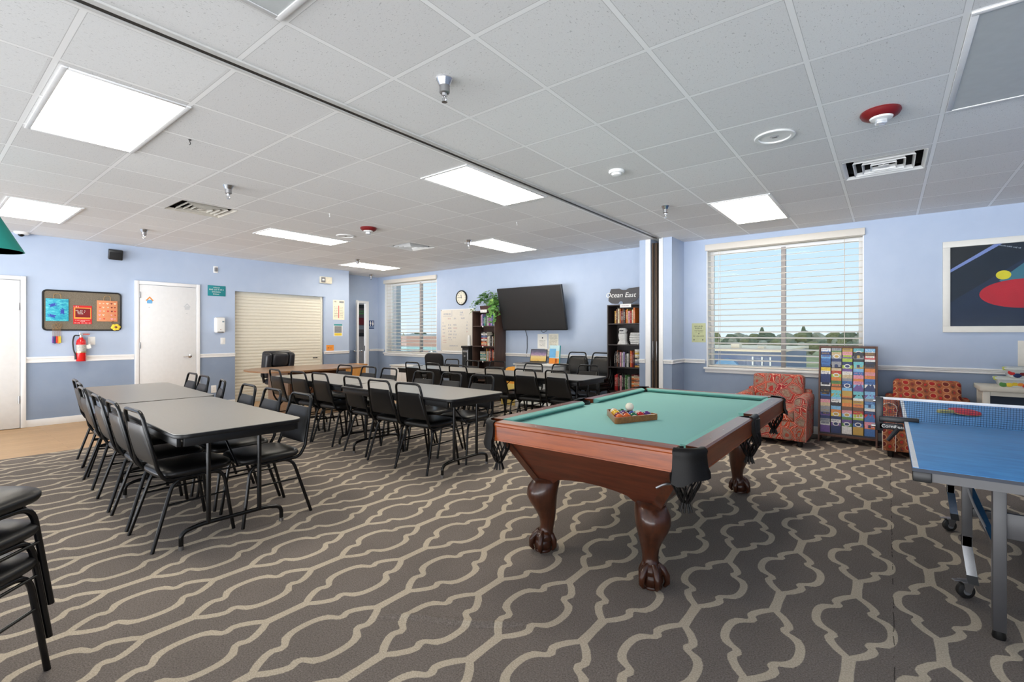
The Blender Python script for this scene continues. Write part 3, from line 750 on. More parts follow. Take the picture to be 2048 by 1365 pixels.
for sx in (-1, 1):
    for sy in (-1, 1):
        c = MB(); w = .028; rg = []
        for z, x, y in ((zt, TOPX, TOPY), (zb-.006, BOTX, BOTY+.01)):
            rg.append([Vector((sx*(x+a*w-.012), sy*(y+b*w-.012), z)) for a, b in ((-1, -1), (1, -1), (1, 1), (-1, 1))])
        c.rings(rg); c.done('corner_post', MAHOGZ, pt, smooth=20)
        # cabriole leg
        d = Vector((sx, sy, 0)).normalized(); e = Vector((-d.y, d.x, 0)); f0 = Vector((sx*.345, sy*.955, 0)); L = MB(); rg = []
        for z, o, r in ((.445, -.022, .074), (.425, -.012, .084), (.39, .006, .093), (.345, .014, .093), (.30, .006, .082), (.25, -.010, .064), (.20, -.020, .049), (.155, -.020, .042), (.125, -.014, .043), (.10, -.004, .053)):
            ring = []
            for j in range(24):
                a = 2*math.pi*j/24; ca, sa = math.cos(a), math.sin(a); k = 2.5
                ring.append(f0+d*(o+math.copysign(abs(ca)**(2/k), ca)*r)+e*(math.copysign(abs(sa)**(2/k), sa)*r*.94)+Vector((0, 0, z)))
            rg.append(ring)
        L.rings(rg); leg = L.done('leg', MAHOGZ, pt, smooth=70)
        F = MB(); F.ball(f0+d*.006+Vector((0, 0, .046)), .058, n=20); F.lathe([(0, 0), (.05, 0), (.052, .012), (.04, .02)], 18, Matrix.Translation(f0+d*.006))
        F.lathe([(.040, .06), (.062, .075), (.056, .10), (.045, .122)], 20, Matrix.Translation(f0))
        for j, a in enumerate((-150, -62, 0, 62, 150)):
            q = d*math.cos(R(a))+e*math.sin(R(a)); ln = 1.0 if abs(a) < 100 else .85
            pts = [f0+q*.030+Vector((0, 0, .118)), f0+q*.056*ln+Vector((0, 0, .098)), f0+q*.076*ln+Vector((0, 0, .066)), f0+q*.080*ln+Vector((0, 0, .032)), f0+q*.064*ln+Vector((0, 0, .008))]
            F.tube(pts, [.016, .019, .018, .015, .008], 10)
        F.done('claw_foot', MAHOGZ, leg, smooth=70)
# leather pockets with fringed nets
def pocket(pathpts, out, c, mid=False):
    """shield following a path round the outside, net basket below"""
    P = [Vector(p) for p in pathpts]; n = len(P)-1; s = MB(); rings = []
    for i, p in enumerate(P):
        t = i/n; nr = out(p); zb = .664-.03*math.sin(math.pi*min(t*2.2, 1)) if not mid else .61
        if i in (0, n): zb += .03
        ring = [p+nr*.014+Vector((0, 0, .800)), p+nr*.020+Vector((0, 0, .790)), p+nr*.016+Vector((0, 0, .770)), p+nr*.022+Vector((0, 0, .715)), p+nr*.034+Vector((0, 0, zb)), p+nr*.026+Vector((0, 0, zb)), p+nr*.004+Vector((0, 0, .72)), p+Vector((0, 0, .795)), p-nr*.012+Vector((0, 0, .806)), p+nr*.004+Vector((0, 0, .808))]
        rings.append(ring)
    s.rings(rings); o = s.done('pocket', LEATH, pt, smooth=50)
    k = MB()
    for j in range(10):
        for sg in (-1, 1):
            pts = []
            for i in range(9):
                t = i/8; a = 2*math.pi*(j/10)+sg*t*1.0; r = (.056+.014*math.sin(math.pi*min(t*1.5, 1)))*(1-t**3*.72)
                pts.append(c+Vector((r*math.cos(a), r*math.sin(a), .700-.165*t)))
            k.tube(pts, .0042, 5)
    for j in range(9):
        a = 2*math.pi*j/9; k.tube([c+Vector((.016*math.cos(a), .016*math.sin(a), .538)), c+Vector((.03*math.cos(a), .03*math.sin(a), .495))], .005, 5)
    k.done('pocket_net', LEATH, o, smooth=60)
    h = MB(); h.lathe([(.060, .700), (.066, .72), (.064, .79), (.058, .79), (.058, .70)], 20, Matrix.Translation(c)); h.done('pocket_liner', mat('pocket_black', S(18, 17, 17), .6), o)
for sx in (-1, 1):
    for sy in (-1, 1):
        cc = Vector((sx*(HX-.105), sy*(HY-.105), 0)); pth = [Vector((sx*.545, sy*HY, 0))]
        for i in range(9):
            a = R(90-90*i/8); pth.append(cc+Vector((sx*.105*math.cos(a), sy*.105*math.sin(a), 0)))
        pth.append(Vector((sx*HX, sy*1.09, 0)))
        pocket(pth, lambda p, cc=cc: (p-cc).normalized(), cc+Vector((sx*.03, sy*.03, 0)))
    cc = Vector((sx*(HX-.03), 0, 0)); pth = [Vector((sx*(HX-.004), y, 0)) for y in (-.078, -.05, -.02, .02, .05, .078)]
    pocket(pth, lambda p, s=sx: Vector((s, 0, 0)), cc, True)
hk = MB(); hk.tube(fillet([(.50, -1.075, .60), (.47, -1.10, .60), (.43, -1.11, .575)], .03, 5), .006, 6); hk.done('cue_hook', STEEL, pt)

# ---------------------------------------------------------------- rack and balls
RC = Vector((-1.362, 2.97, .767)); RA = R(-84.6)
tri = [RC+Vector((math.cos(RA+R(120*i)), math.sin(RA+R(120*i)), 0))*.212 for i in range(3)]
RACKW = wood('rack_wood', S(132, 78, 34), S(176, 112, 56), .35, 0, 9, .3)
rk = MB(); rings = []
def tri_pts(rad, z):
    v = [Vector((math.cos(RA+R(120*i)), math.sin(RA+R(120*i)), 0))*rad for i in range(3)]
    o = []
    for i in range(3):
        b = v[i]; a = v[i-1]; c = v[(i+1) % 3]; p0 = b+(a-b).normalized()*.035; p1 = b+(c-b).normalized()*.035
        for j in range(6):
            t = j/5; q = p0*(1-t)**2+b*2*t*(1-t)+p1*t*t; o.append(Vector((q.x, q.y, z)))
    return o
rk.rings([tri_pts(r, z) for r, z in ((.215, .002), (.2165, .02), (.215, .040), (.206, .042), (.200, .040), (.199, .002))], closed=True)
rack = rk.done('ball_rack', RACKW, loc=RC, smooth=40); tag(rack, 'wooden triangle rack full of balls on the green pool table', 'ball rack')
BC = [(226, 178, 30), (30, 60, 150), (190, 32, 36), (84, 44, 120), (214, 96, 30), (24, 104, 66), (120, 30, 40), (18, 18, 20)]
IVORY = mat('ivory_ball', S(232, 226, 206), .12, var=.02)
names = ['yellow', 'blue', 'red', 'purple', 'orange', 'green', 'maroon', 'black']
order = [15, 1, 13, 3, 8, 9, 6, 10, 12, 7, 11, 2, 14, 4, 5]
# the side towards the camera shows orange, white-and-blue, green-striped and red balls
place = [('orange', 13, 0)]
i = 0
def pool_ball(num, loc, label):
    r = .0286; b = MB(); g = bmesh.ops.create_uvsphere(b.bm, u_segments=24, v_segments=16, radius=r)
    if num > 8:
        for f in b.bm.faces: f.material_index = 1 if abs(f.calc_center_median().z) > r*.58 else 0
    col = BC[(num-1) % 8] if num <= 8 else BC[num-9]
    o = b.done('pool_ball', [mat('ball_%s' % names[(num-1) % 8 if num <= 8 else num-9], S(*col), .12, var=.02), IVORY], loc=loc)
    o.rotation_euler = (R(55+num*23 % 70-30), R(num*41 % 60-30), R(num*67)); tag(o, label, 'ball', 'pool balls in the rack')
    sp = MB(); M = Matrix.Translation((0, -r*.90, 0)) @ Matrix.Rotation(R(90), 4, 'X'); 
    sp.lathe([(0, .0028), (.006, .0022), (.0115, 0), (.0115, -.002)], 16, M); q = sp.done('number_spot', IVORY, o)
    tx = MB(); tx.text(str(num), .0135, Matrix.Translation((0, -r*.90-.0026, 0)) @ Matrix.Rotation(R(90), 4, 'X'), .0006); tx.done('numeral', mat('ball_black', S(18, 18, 20), .12), q, smooth=0)
side = {1: 'yellow solid', 2: 'blue solid', 3: 'red solid', 4: 'purple solid', 5: 'orange solid', 6: 'green solid', 7: 'maroon solid', 8: 'black solid', 9: 'yellow striped', 10: 'blue striped', 11: 'red striped', 12: 'purple striped', 13: 'orange striped', 14: 'green striped', 15: 'maroon striped'}
ax = [Vector((math.cos(RA+R(120*i)), math.sin(RA+R(120*i)), 0)) for i in range(3)]
apex = RC+ax[2]*(.0573*4/math.sqrt(3)); u = (ax[0]-ax[2]).normalized(); v = (ax[1]-ax[2]).normalized()
NUM = [11, 9, 5, 1, 7, 13, 15, 12, 10, 2, 5, 10, 14, 3, 4]; NUM = [11, 9, 6, 1, 12, 8, 7, 15, 2, 10, 13, 5, 14, 3, 4]
kk = 0
for a in range(5):
    for b in range(a+1):
        p = apex+u*(.0573*(a-b))+v*(.0573*b)
        n_ = NUM[kk]; pool_ball(n_, (p.x, p.y, .767+.0287), f'{side[n_]} pool ball numbered {n_} lying in the triangle rack'); kk += 1
cb = MB().ball((0, 0, 0), .0286, n=28).done('cue_ball', IVORY, loc=(-1.372, 3.035, .767+.0287+.0468), smooth=60); tag(cb, 'ivory cue ball resting on top of the racked balls', 'ball')

# ---------------------------------------------------------------- table tennis table
def blue_top():
    m = bpy.data.materials.new('blue_table_top'); k = NT(m); o = k.obj()
    n = k.noise(k.scale(o, (3, 14, 1)), 2, 4, .65)
    k.base(k.ramp(n, [(.3, S(52, 122, 186)), (.72, S(74, 148, 208))])); k.put(k.p.inputs['Roughness'], k.M('ADD', .42, k.M('MULTIPLY', n, .15)))
    return m
GREYM = mat('grey_powder_coat', S(80, 79, 81), .4, var=.03)
px0, px1, py0, py1, pz = .085, 1.61, 2.70, 5.45, .76
pp = thing('table_tennis_table', 'blue table tennis table with grey frame and castors at the right edge', 'table tennis table', (px0, py0, 0))
Wt, Lt = px1-px0, py1-py0; BLUE = blue_top(); LINEM = mat('white_line_paint', S(232, 234, 236), .5, var=.06, vs=60)
for a, b in ((0, Lt/2-.002), (Lt/2+.002, Lt)):
    h = MB().box(0, a, pz-.016, Wt, b, pz, .0015).done('tabletop', BLUE, pp)
    e_ = MB(); e_.box(-.0015, a-.0015 if a == 0 else a, pz-.0165, 0, b, pz-.002); e_.box(Wt, a, pz-.0165, Wt+.0015, b, pz-.002); y_ = -.0015 if a == 0 else b; e_.box(0, y_, pz-.0165, Wt, y_+.0015, pz-.002); e_.done('edge_trim', mat('edge_trim_navy', S(22, 32, 50), .5), h, smooth=0)
    l = MB(); l.box(.001, a+.002, pz, .021, b-.002, pz+.0008); l.box(Wt-.021, a+.002, pz, Wt-.001, b-.002, pz+.0008); l.box(Wt/2-.0015, a+.002, pz, Wt/2+.0015, b-.002, pz+.0008)
    if a > 0: l.box(.021, b-.021, pz, Wt-.021, b-.001, pz+.0008)
    l.done('court_lines', LINEM, h, smooth=0)
    f = MB()
    f.box(.04, a+.012, pz-.056, Wt-.04, a+.036, pz-.016); f.box(.04, b-.036, pz-.056, Wt-.04, b-.012, pz-.016); f.box(.012, a+.03, pz-.056, .036, b-.03, pz-.016); f.box(Wt-.036, a+.03, pz-.056, Wt-.012, b-.03, pz-.016)
    f.done('apron', GREYM, h, smooth=0)
    q = a+.03 if a == 0 else b-.03
    for x in (.032, Wt-.032): c = MB(); c.box(x-.032, q-.032, pz-.060, x+.032, q+.032, pz-.014, .006); c.done('corner_guard', BLACK, h)
def sq(mb, a, b, s): mb.tube([a, b], s*.7071, 4)
for x in (.30, Wt-.30):
    l = MB(); l.box(x-.022, .253, .035, x+.022, .297, pz-.05, .003); o = l.done('leg', GREYM, pp)
    MB().lathe([(0, 0), (.022, 0), (.024, .01), (.020, .036), (0, .036)], 16, Matrix.Translation((x, .275, 0))).done('levelling_foot', BLACK, o)
b = MB(); b.box(.322, .268, .445, Wt-.322, .286, .555, .002); b.done('leg_beam', GREYM, pp)
def castor(par, x, y):
    w = MB(); M = Matrix.Translation((x, y, .038)) @ Matrix.Rotation(R(28), 4, 'Z') @ Matrix.Rotation(R(90), 4, 'X'); w.lathe([(.0, -.016), (.030, -.016), (.038, -.010), (.038, .010), (.030, .016), (0, .016)], 24, M); c = w.done('castor_wheel', mat('rubber', S(34, 33, 33), .6), par)
    h = MB(); h.lathe([(0, -.0175), (.018, -.0175), (.018, .0175), (0, .0175)], 16, M); h.done('wheel_hub', GREYP, c)
    f = MB(); f.X = Matrix.Translation((x, y, 0)) @ Matrix.Rotation(R(28), 4, 'Z'); f.box(-.025, -.024, .080, .032, .024, .088, .002)
    for s in (-1, 1): f.prism([(-.012, .038), (.012, .032), (.030, .084), (-.020, .084)], .003, Matrix.Translation((0, s*.020+(.0015), 0)) @ Matrix.Rotation(R(90), 4, 'X'))
    f.box(-.055, -.012, .084, -.02, .012, .089, .002); f.done('castor_fork', STEEL, c)
for i, yy in enumerate((3.38, 4.44)):
    y = yy-py0; x = .235+.02*i
    for xx in (x, Wt-x):
        l = MB(); l.box(xx-.020, y-.020, .24, xx+.020, y+.020, pz-.03, .003); o = l.done('carriage_leg', GREYM, pp)
        g = MB(); g.rings([[Vector((xx+sx*.020+dx, y+sy*.020+dy, z)) for sx, sy in ((-1, -1), (1, -1), (1, 1), (-1, 1))] for z, dx, dy in ((.30, 0, 0), (.25, 0, 0), (.13, .012, -.055), (.10, .015, -.066))]); g.done('chrome_shoe', CHROME, o, smooth=20)
        e_ = MB(); e_.rings([[Vector((xx+sx*.0205+dx, y+sy*.0205+dy, z)) for sx, sy in ((-1, -1), (1, -1), (1, 1), (-1, 1))] for z, dx, dy in ((.125, .012, -.057), (.088, .0165, -.072))]); e_.done('end_cap', BLACK, o, smooth=20)
        castor(o, xx+.0-.01, y-.055)
    c = MB(); c.box(x+.02, y-.012, .405, Wt-x-.02, y+.012, .445, .002); c.done('carriage_crossbar', mat('dark_grey_metal', S(62, 62, 64), .45), pp)
for xx in (.275, Wt-.275):
    d = MB(); sq(d, (xx-.03, .90, .56), (xx+.035, .42, .35), .026); o = d.done('folding_strut', CHROME, pp, smooth=20)
    d = MB(); d.box(xx+.02, .395, .325, xx+.055, .43, .36, .003); d.done('strut_cap', BLACK, o)
    d = MB(); d.tube(fillet([(xx-.06, .70, .68), (xx-.03, .66, .50), (xx+.03, .46, .36)], .1, 6), .006, 8); d.done('release_cable', GREYP, pp)
# net
nt_ = thing('table_tennis_net', 'dark mesh net with white top tape clamped across the blue table', 'net', (px0, 4.075, pz))
m_ = MB(); x = -.10
while x < Wt+.10: m_.tube([(x, 0, .006), (x+.004, 0, .138)], .0011, 4, cap=False); x += .0125
for i in range(11): m_.tube([(-.105, 0, .008+i*.0128), (Wt+.105, 0, .008+i*.0128)], .0011, 4, cap=False)
m_.done('mesh', mat('net_cord', S(38, 52, 78), .7), nt_, smooth=0)
MB().box(-.125, -.004, .136, Wt+.125, .004, .1525, .002).done('top_tape', mat('white_tape', S(238, 238, 240), .7), nt_)
for s, x0 in ((-1, 0), (1, Wt)):
    b = MB(); b.box(x0+s*.150, -.016, -.075, x0+s*.108, .016, .150, .004); b.box(x0+s*.13, -.02, -.014, x0-s*.075, .02, .024 if s > 0 else .024, .004)
    b.box(x0+s*.13, -.016, -.062, x0+s*.005, .016, -.022, .004)
    b.tube([(x0+s*.03, -.01, -.05), (x0+s*.085, -.03, -.135)], [.016, .010], 8); o = b.done('clamp', mat('net_bracket', S(22, 24, 32), .35), nt_)
    k = MB(); k.tube([(x0+s*.15, 0, .125), (x0+s*.163, 0, .125)], .010, 10); k.tube([(x0+s*.15, 0, -.045), (x0+s*.172, 0, -.045)], .011, 10); k.done('clamp_screw', CHROME, o)
    k = MB(); k.text('Cornilleau', .030, Matrix.Translation((x0+s*.055, -.0175, -.041)) @ Matrix.Rotation(R(90), 4, 'X'), .0008); k.done('lettering', WHITE, o, smooth=0)
# bat
bt = thing('table_tennis_bat', 'red table tennis bat with pale wooden handle lying beyond the net', 'bat', (.43, 4.67, pz+.013), R(38)); bt.rotation_euler = (R(9), 0, R(38)); bt.scale = (1.15, 1.15, 1.15)
def oval(a, b, n=28): return [(a*math.cos(2*math.pi*i/n), b*math.sin(2*math.pi*i/n)) for i in range(n)]
b = MB(); b.prism(oval(.080, .076), .0045, Matrix.Translation((0, 0, .003)), .001); b.done('blade', wood('bat_ply', S(196, 160, 104), S(216, 184, 130), .5), bt)
b = MB(); b.prism(oval(.079, .075), .003, Matrix.Translation((0, 0, .0075)), .001); b.done('red_rubber', mat('red_rubber', S(206, 34, 48), .55), bt)
b = MB(); b.prism(oval(.079, .075), .003, Matrix.Identity(4)); b.done('black_rubber', BLACK, bt)
b = MB(); b.box(-.165, -.0135, -.0005, -.072, .0135, .019, .006, 3); b.done('handle', wood('bat_handle', S(176, 168, 96), S(206, 196, 130), .5), bt)
# ---------------------------------------------------------------- things on the left wall
ML = Matrix(((0, 0, 1, 0), (1, 0, 0, 0), (0, 1, 0, 0), (0, 0, 0, 1)))
def LW(y, z, n=0): return Matrix.Translation((WX+n, y, z)) @ ML
def FW(x, z, n=0): return Matrix.Translation((x, WY-n, z)) @ Matrix.Rotation(R(90), 4, 'X')
def rrect(w, h, r, n=5):
    o = []
    for sx, sy, a0 in ((1, 1, 0), (-1, 1, 90), (-1, -1, 180), (1, -1, 270)):
        for i in range(n+1):
            a = R(a0+90*i/n); o.append((sx*(w/2-r)+r*math.cos(a), sy*(h/2-r)+r*math.sin(a)))
    return o
def plate(mb, M, x0, y0, x1, y1, t, b=0, z=0):
    mb.prism([(x0, y0), (x1, y0), (x1, y1), (x0, y1)], t, M @ Matrix.Translation((0, 0, z)), b); return mb
def scribble(mb, M, x0, y, x1, h, z, seed, gap=.35, fill=.9):
    """a row of small letter-like strokes"""
    q = random.Random(seed); x = x0
    while x < x1:
        w = h*(.35+.35*q.random())
        if q.random() < .16: x += w; continue
        if x+w > x1: break
        hh = h*(.7+.3*q.random()); plate(mb, M, x, y-hh/2, x+w*fill, y-hh/2+h*.28, .0006, 0, z); plate(mb, M, x, y-hh/2, x+w*.3, y+hh/2, .0006, 0, z)
        if q.random() < .6: plate(mb, M, x, y+hh/2-h*.24, x+w*fill, y+hh/2, .0006, 0, z)
        x += w+h*gap*.5
    return mb
C = lambda n, r, g, b, ro=.7: mat(n, S(r, g, b), ro, var=.04)
TEAL, ORANGE, REDC, YEL, NAVY, SKYC, GRN, PURP, PINK, BEIGE, BRN, GREYC, MAROON, LAV = (C('c_teal', 44, 140, 148), C('c_orange', 226, 140, 52), C('c_red', 206, 44, 44), C('c_yellow', 232, 200, 60), C('c_navy', 36, 54, 104), C('c_sky', 110, 176, 222), C('c_green', 84, 140, 72), C('c_purple', 104, 66, 140), C('c_pink', 226, 160, 176), C('c_beige', 214, 200, 172), C('c_brown', 122, 80, 50), C('c_grey', 140, 142, 144), C('c_maroon', 116, 26, 32), C('c_lavender', 176, 164, 206))

# pinboard
pb = thing('pinboard', 'black framed cork pinboard with bags and flyer above the fire extinguisher', 'pinboard', (WX, 1.705, 1.68))
def corkm():
    m = bpy.data.materials.new('grey_cork'); k = NT(m); n = k.noise(k.obj(), 160, 3, .8)
    k.base(k.ramp(n, [(.3, S(84, 76, 64)), (.7, S(140, 130, 114))])); k.set(Roughness=.95); return m
X0 = Matrix.Translation((0, 0, 0)) @ ML
MB().prism(rrect(.88, .575, .04), .014, X0).done('cork_panel', corkm(), pb, smooth=0)
f = MB(); a = rrect(.915, .605, .055); b_ = rrect(.872, .562, .035)
f.rings([[X0 @ Vector((x, y, z)) for x, y in p] for p, z in ((a, 0), (a, .020), (rrect(.905, .595, .05), .026), (rrect(.882, .572, .04), .026), (b_, .020), (b_, .010))], cap=False); f.done('frame', BLACK, pb)
# painted paper bags
def paper_bag(name, label, y0, y1, z0, z1, m, hm):
    t = thing(name, label, 'paper bag', (WX+.016, (y0+y1)/2, z0)); w, h = y1-y0, z1-z0
    g = MB(); plate(g, ML, -w/2, 0, w/2, h, .012, .002); g.done('bag', m, t)
    h_ = MB(); h_.tube([ML @ Vector((x, y, .008)) for x, y in fillet_2([(-w*.17, h-.01), (-w*.15, h+.075), (w*.15, h+.075), (w*.17, h-.01)])], .003, 6); h_.done('handle', hm, t)
    return t, w, h
def fillet_2(p): return [(q.x, q.y) for q in fillet([(a, b, 0) for a, b in p], .05, 5)]
def sea_mat():
    m = bpy.data.materials.new('painted_sea'); k = NT(m); n = k.noise(k.scale(k.obj(), (1, 1, 2.2)), 16, 4, .7)
    k.base(k.ramp(n, [(.3, S(30, 120, 176)), (.5, S(44, 168, 190)), (.7, S(110, 208, 214))])); return m
t, w, h = paper_bag('painted_bag', 'turquoise painted paper bag with three blue turtles pinned to the board', 1.285, 1.533, 1.52, 1.85, sea_mat(), C('twine', 176, 140, 90))
for i, (x, y) in enumerate(((-.05, .235), (.055, .14), (-.055, .075))):
    g = MB(); M = ML @ Matrix.Translation((x, y, .012)) @ Matrix.Rotation(R(20+70*i), 4, 'Z'); g.prism(oval(.030, .021, 16), .0015, M)
    for q in ((.03, .016), (-.03, .016), (.03, -.016), (-.03, -.016), (.044, 0)): g.prism([(q[0]+a*.5, q[1]+b*.4) for a, b in oval(.022, .016, 10)], .0012, M)
    g.done('turtle', C('turtle_blue', 52, 74, 168), t, smooth=0)
t, w, h = paper_bag('decorated_bag', 'orange paper bag dotted with small hearts, right side of the pinboard', 1.858, 2.11, 1.525, 1.85, C('orange_paper', 214, 140, 98), C('twine', 176, 140, 90))
q = random.Random(3)
for r_ in range(5):
    g = MB()
    for c_ in range(5):
        if q.random() < .15: continue
        x, y = -w/2+.03+c_*.047+q.random()*.01, h-.045-r_*.06; s = .011+q.random()*.006; g.mi = q.randrange(4)
        g.prism([(x, y-s), (x+s, y+s*.2), (x+s*.6, y+s*.8), (x, y+s*.4), (x-s*.6, y+s*.8), (x-s, y+s*.2)], .0015, ML @ Matrix.Translation((0, 0, .012)))
    g.done('heart_row', [REDC, MAROON, PINK, BEIGE], t, smooth=0)
fl = thing('flyer', 'red flyer with an orange frame in the middle of the pinboard', 'flyer', (WX+.0165, 1.693, 1.62))
g = MB(); plate(g, ML, -.107, -.14, .107, .14, .003); g.done('sheet', C('flyer_red', 204, 36, 38), fl, smooth=0)
g = MB(); plate(g, ML, -.098, -.062, .098, .108, .0008, 0, .003); g.done('orange_frame', C('flyer_orange', 244, 160, 70), fl, smooth=0)
g = MB(); plate(g, ML, -.085, -.040, .088, .098, .0008, 0, .0038); g.done('dark_field', C('flyer_dark', 122, 16, 22), fl, smooth=0)
g = MB(); g.mi = 0
for i, (a, y, b) in enumerate(((-.08, .062, .035), (-.06, .040, .030), (-.055, .018, .012), (-.085, -.082, .085), (-.03, -.097, .03))): scribble(g, ML, a, y, b, .017 if i < 3 else .010, .0046 if i < 3 else .003, 10+i)
for x in (-.08, -.045, 0, .04, .085): scribble(g, ML, x-.015, -.123, x+.015, .012, .003, 40+int(x*1000))
scribble(g, ML, -.1, .122, -.04, .016, .003, 3); g.done('lettering', PAPER, fl, smooth=0)
# hanging tassels, yellow flower, tape
ts = thing('tassel_hanging', 'string ornament with coloured tassels hanging from the pinboard edge', 'ornament', (WX+.03, 1.405, 1.40))
g = MB(); q = random.Random(5)
for i in range(9):
    x = -.05+i*.011; pts = [ML @ Vector((q.uniform(-.05, .05), .09+q.uniform(-.02, .02), .0)), ML @ Vector((q.uniform(-.06, .06), .05+q.uniform(-.02, .02), .006)), ML @ Vector((x, 0, .004)), ML @ Vector((x+.003, -.06, .003)), ML @ Vector((x, -.12, .002))]; g.tube(pts, .0022, 5)
g.done('strings', C('twine2', 150, 120, 84), ts)
for i, (x, m) in enumerate(((-.042, PURP), (-.022, NAVY), (-.004, REDC), (.016, ORANGE), (.034, YEL))):
    g = MB(); g.lathe([(.003, -.10), (.009, -.115), (.012, -.20-.012*(i % 2)), (.004, -.205)], 10, Matrix.Translation((.002, x, 0))); g.done('tassel', m, ts)
yf = thing('yellow_flower', 'yellow paper flower at the lower right corner of the pinboard', 'ornament', (WX+.03, 2.085, 1.435))
for i in range(6):
    a = R(60*i+10); g = MB(); g.ball((.012, .035*math.cos(a), .03*math.sin(a)), .028, .55, 1, .9, 12); g.done('petal', YEL, yf)
g = MB(); g.ball((.022, 0, 0), .018, .7); g.done('centre', BRN, yf); g = MB(); g.tube([(.005, -.03, .03), (.004, -.045, .075), (.004, -.03, .10)], .004, 6); g.done('stem', BRN, yf)

# fire extinguisher
fe = thing('fire_extinguisher', 'red fire extinguisher with a black hose hanging below the pinboard', 'fire extinguisher', (WX+.075, 1.665, .918))
MB().lathe([(0, 0), (.054, 0), (.059, .008), (.059, .275), (.052, .315), (.026, .345), (.022, .36), (0, .36)], 28).done('cylinder', mat('extinguisher_red', S(206, 24, 28), .22, var=.03, coat=.4), fe)
g = MB(); g.lathe([(.0595, .145), (.0602, .15), (.0602, .245), (.0595, .25)], 28); g.done('silver_label', mat('silver_label', S(178, 176, 170), .35, var=.25, vs=70), fe)
g = MB(); g.lathe([(.0605, .128), (.063, .130), (.063, .146), (.0605, .148)], 28); g.done('strap', mat('brassy_strap', S(196, 182, 140), .3, .8), fe)
g = MB(); g.lathe([(0, .355), (.020, .355), (.020, .395), (.012, .40), (0, .40)], 16); g.box(-.012, -.020, .39, .012, .09, .402, .003); g.box(-.011, -.015, .415, .011, .085, .424, .003); g.tube([(0, -.01, .40), (0, -.012, .43)], .008, 8); g.done('valve', mat('valve_metal', S(196, 190, 186), .3, .7), fe)
g = MB(); g.box(-.008, .02, .402, .008, .10, .412, .002); g.done('trigger', REDC, fe)
g = MB(); g.tube(fillet([(0, -.015, .385), (0, -.075, .395), (.01, -.098, .30), (.01, -.085, .16), (.01, -.064, .10)], .06, 6), .0095, 10); g.tube([(.01, -.066, .11), (.012, -.060, .03)], [.012, .017], 10); g.done('hose', BLACK, fe, smooth=60)
g = MB(); g.prism([(.055, .24), (.10, .26), (.115, .20), (.085, .185), (.06, .19)], .002, Matrix.Translation((.02, 0, 0)) @ ML); g.done('service_tag', PAPER, fe)
g = MB(); g.box(-.073, -.03, .20, -.055, .03, .34, .003); g.done('wall_bracket', STEEL, fe)
def wall_plate(y, z, w, h, label, kind, name='switch_plate', M=None, cat='switch'):
    t = thing(name, label, cat, (WX, y, z)); g = MB(); g.prism(rrect(w, h, .006), .006, ML, .0015); g.done('plate', WHITE, t)
    if kind == 'switch': g = MB(); g.prism(rrect(.034, .066, .003), .004, ML @ Matrix.Translation((0, 0, .006)), .001); g.done('rocker', WHITE, t)
    elif kind == 'outlet':
        for q_ in (-.02, .02):
            g = MB(); g.prism(rrect(.034, .028, .008), .003, ML @ Matrix.Translation((0, q_, .006))); o = g.done('socket', WHITE, t)
            for e_ in (-.007, .007): g = MB(); plate(g, ML, e_-.0015, q_-.006, e_+.0015, q_+.006, .0008, 0, .009); g.done('slot', BLACK, o, smooth=0)
    elif kind == 'box':
        g = MB(); g.prism(rrect(.045, .07, .004), .018, ML @ Matrix.Translation((0, 0, .006)), .002); g.done('sensor', GREYP, t)
wall_plate(1.80, 1.225, .085, .125, 'white switch plate partly behind the extinguisher tag', 'switch')
wall_plate(3.53, 2.503, .075, .12, 'small white wall sensor plate high above the teal sign', 'box', 'sensor_plate', cat='sensor')
wall_plate(3.65, 1.197, .08, .12, 'white switch plate below the hand sanitiser dispenser', 'switch')
wall_plate(3.497, .325, .085, .135, 'white power outlet low on the wall, right of the white door', 'outlet', 'power_outlet', cat='outlet')
sp_ = thing('wall_speaker', 'small black speaker tilted high on the left wall above the pinboard', 'speaker', (WX, 2.075, 2.58), R(0))
g = MB(); M = Matrix.Translation((.075, 0, 0)) @ Matrix.Rotation(R(14), 4, 'Y') @ Matrix.Rotation(R(-8), 4, 'Z'); g.box(-.055, -.088, -.078, .055, .088, .078, .012, 3, M); g.done('cabinet', BLACK, sp_)
g = MB(); g.box(.055, -.078, -.068, .060, .078, .040, .004, 2, M); g.done('grille', mat('black_grille', S(14, 14, 16), .8), sp_); g = MB(); g.box(0, -.02, -.04, .05, .02, .04, .004); g.done('bracket', BLACK, sp_)
# teal sign
ss = thing('room_sign', 'teal wall sign with four lines of white lettering beside the door', 'sign', (WX, 3.548, 2.115))
g = MB(); g.prism(rrect(.295, .19, .004), .008, ML, .001); g.done('panel', C('sign_teal', 28, 134, 142, .4), ss)
g = MB()
for i, (a, y, b) in enumerate(((-.055, .06, .055), (-.125, .022, .125), (-.078, -.020, .078), (-.062, -.060, .062))): scribble(g, ML, a, y, b, .024, .008, 60+i, .3)
g.done('lettering', PAPER, ss, smooth=0)
# dispenser
hd = thing('sanitiser_dispenser', 'white hand sanitiser dispenser beside the roll-up shutter', 'dispenser', (WX, 3.577, 1.49))
g = MB(); g.box(0, -.082, -.14, .105, .082, .14, .025, 4); g.done('housing', WHITE, hd); g = MB(); g.box(.09, -.05, -.145, .108, .05, -.118, .004); g.done('nozzle', GREYP, hd)
g = MB(); plate(g, ML, .025, .05, .06, .075, .0008, 0, .105); g.done('badge', C('badge_grey', 120, 140, 150), hd, smooth=0); g = MB(); g.lathe([(0, 0), (.008, 0), (.008, .002), (0, .002)], 12, ML @ Matrix.Translation((0, -.085, .105))); g.done('indicator', BRN, hd)
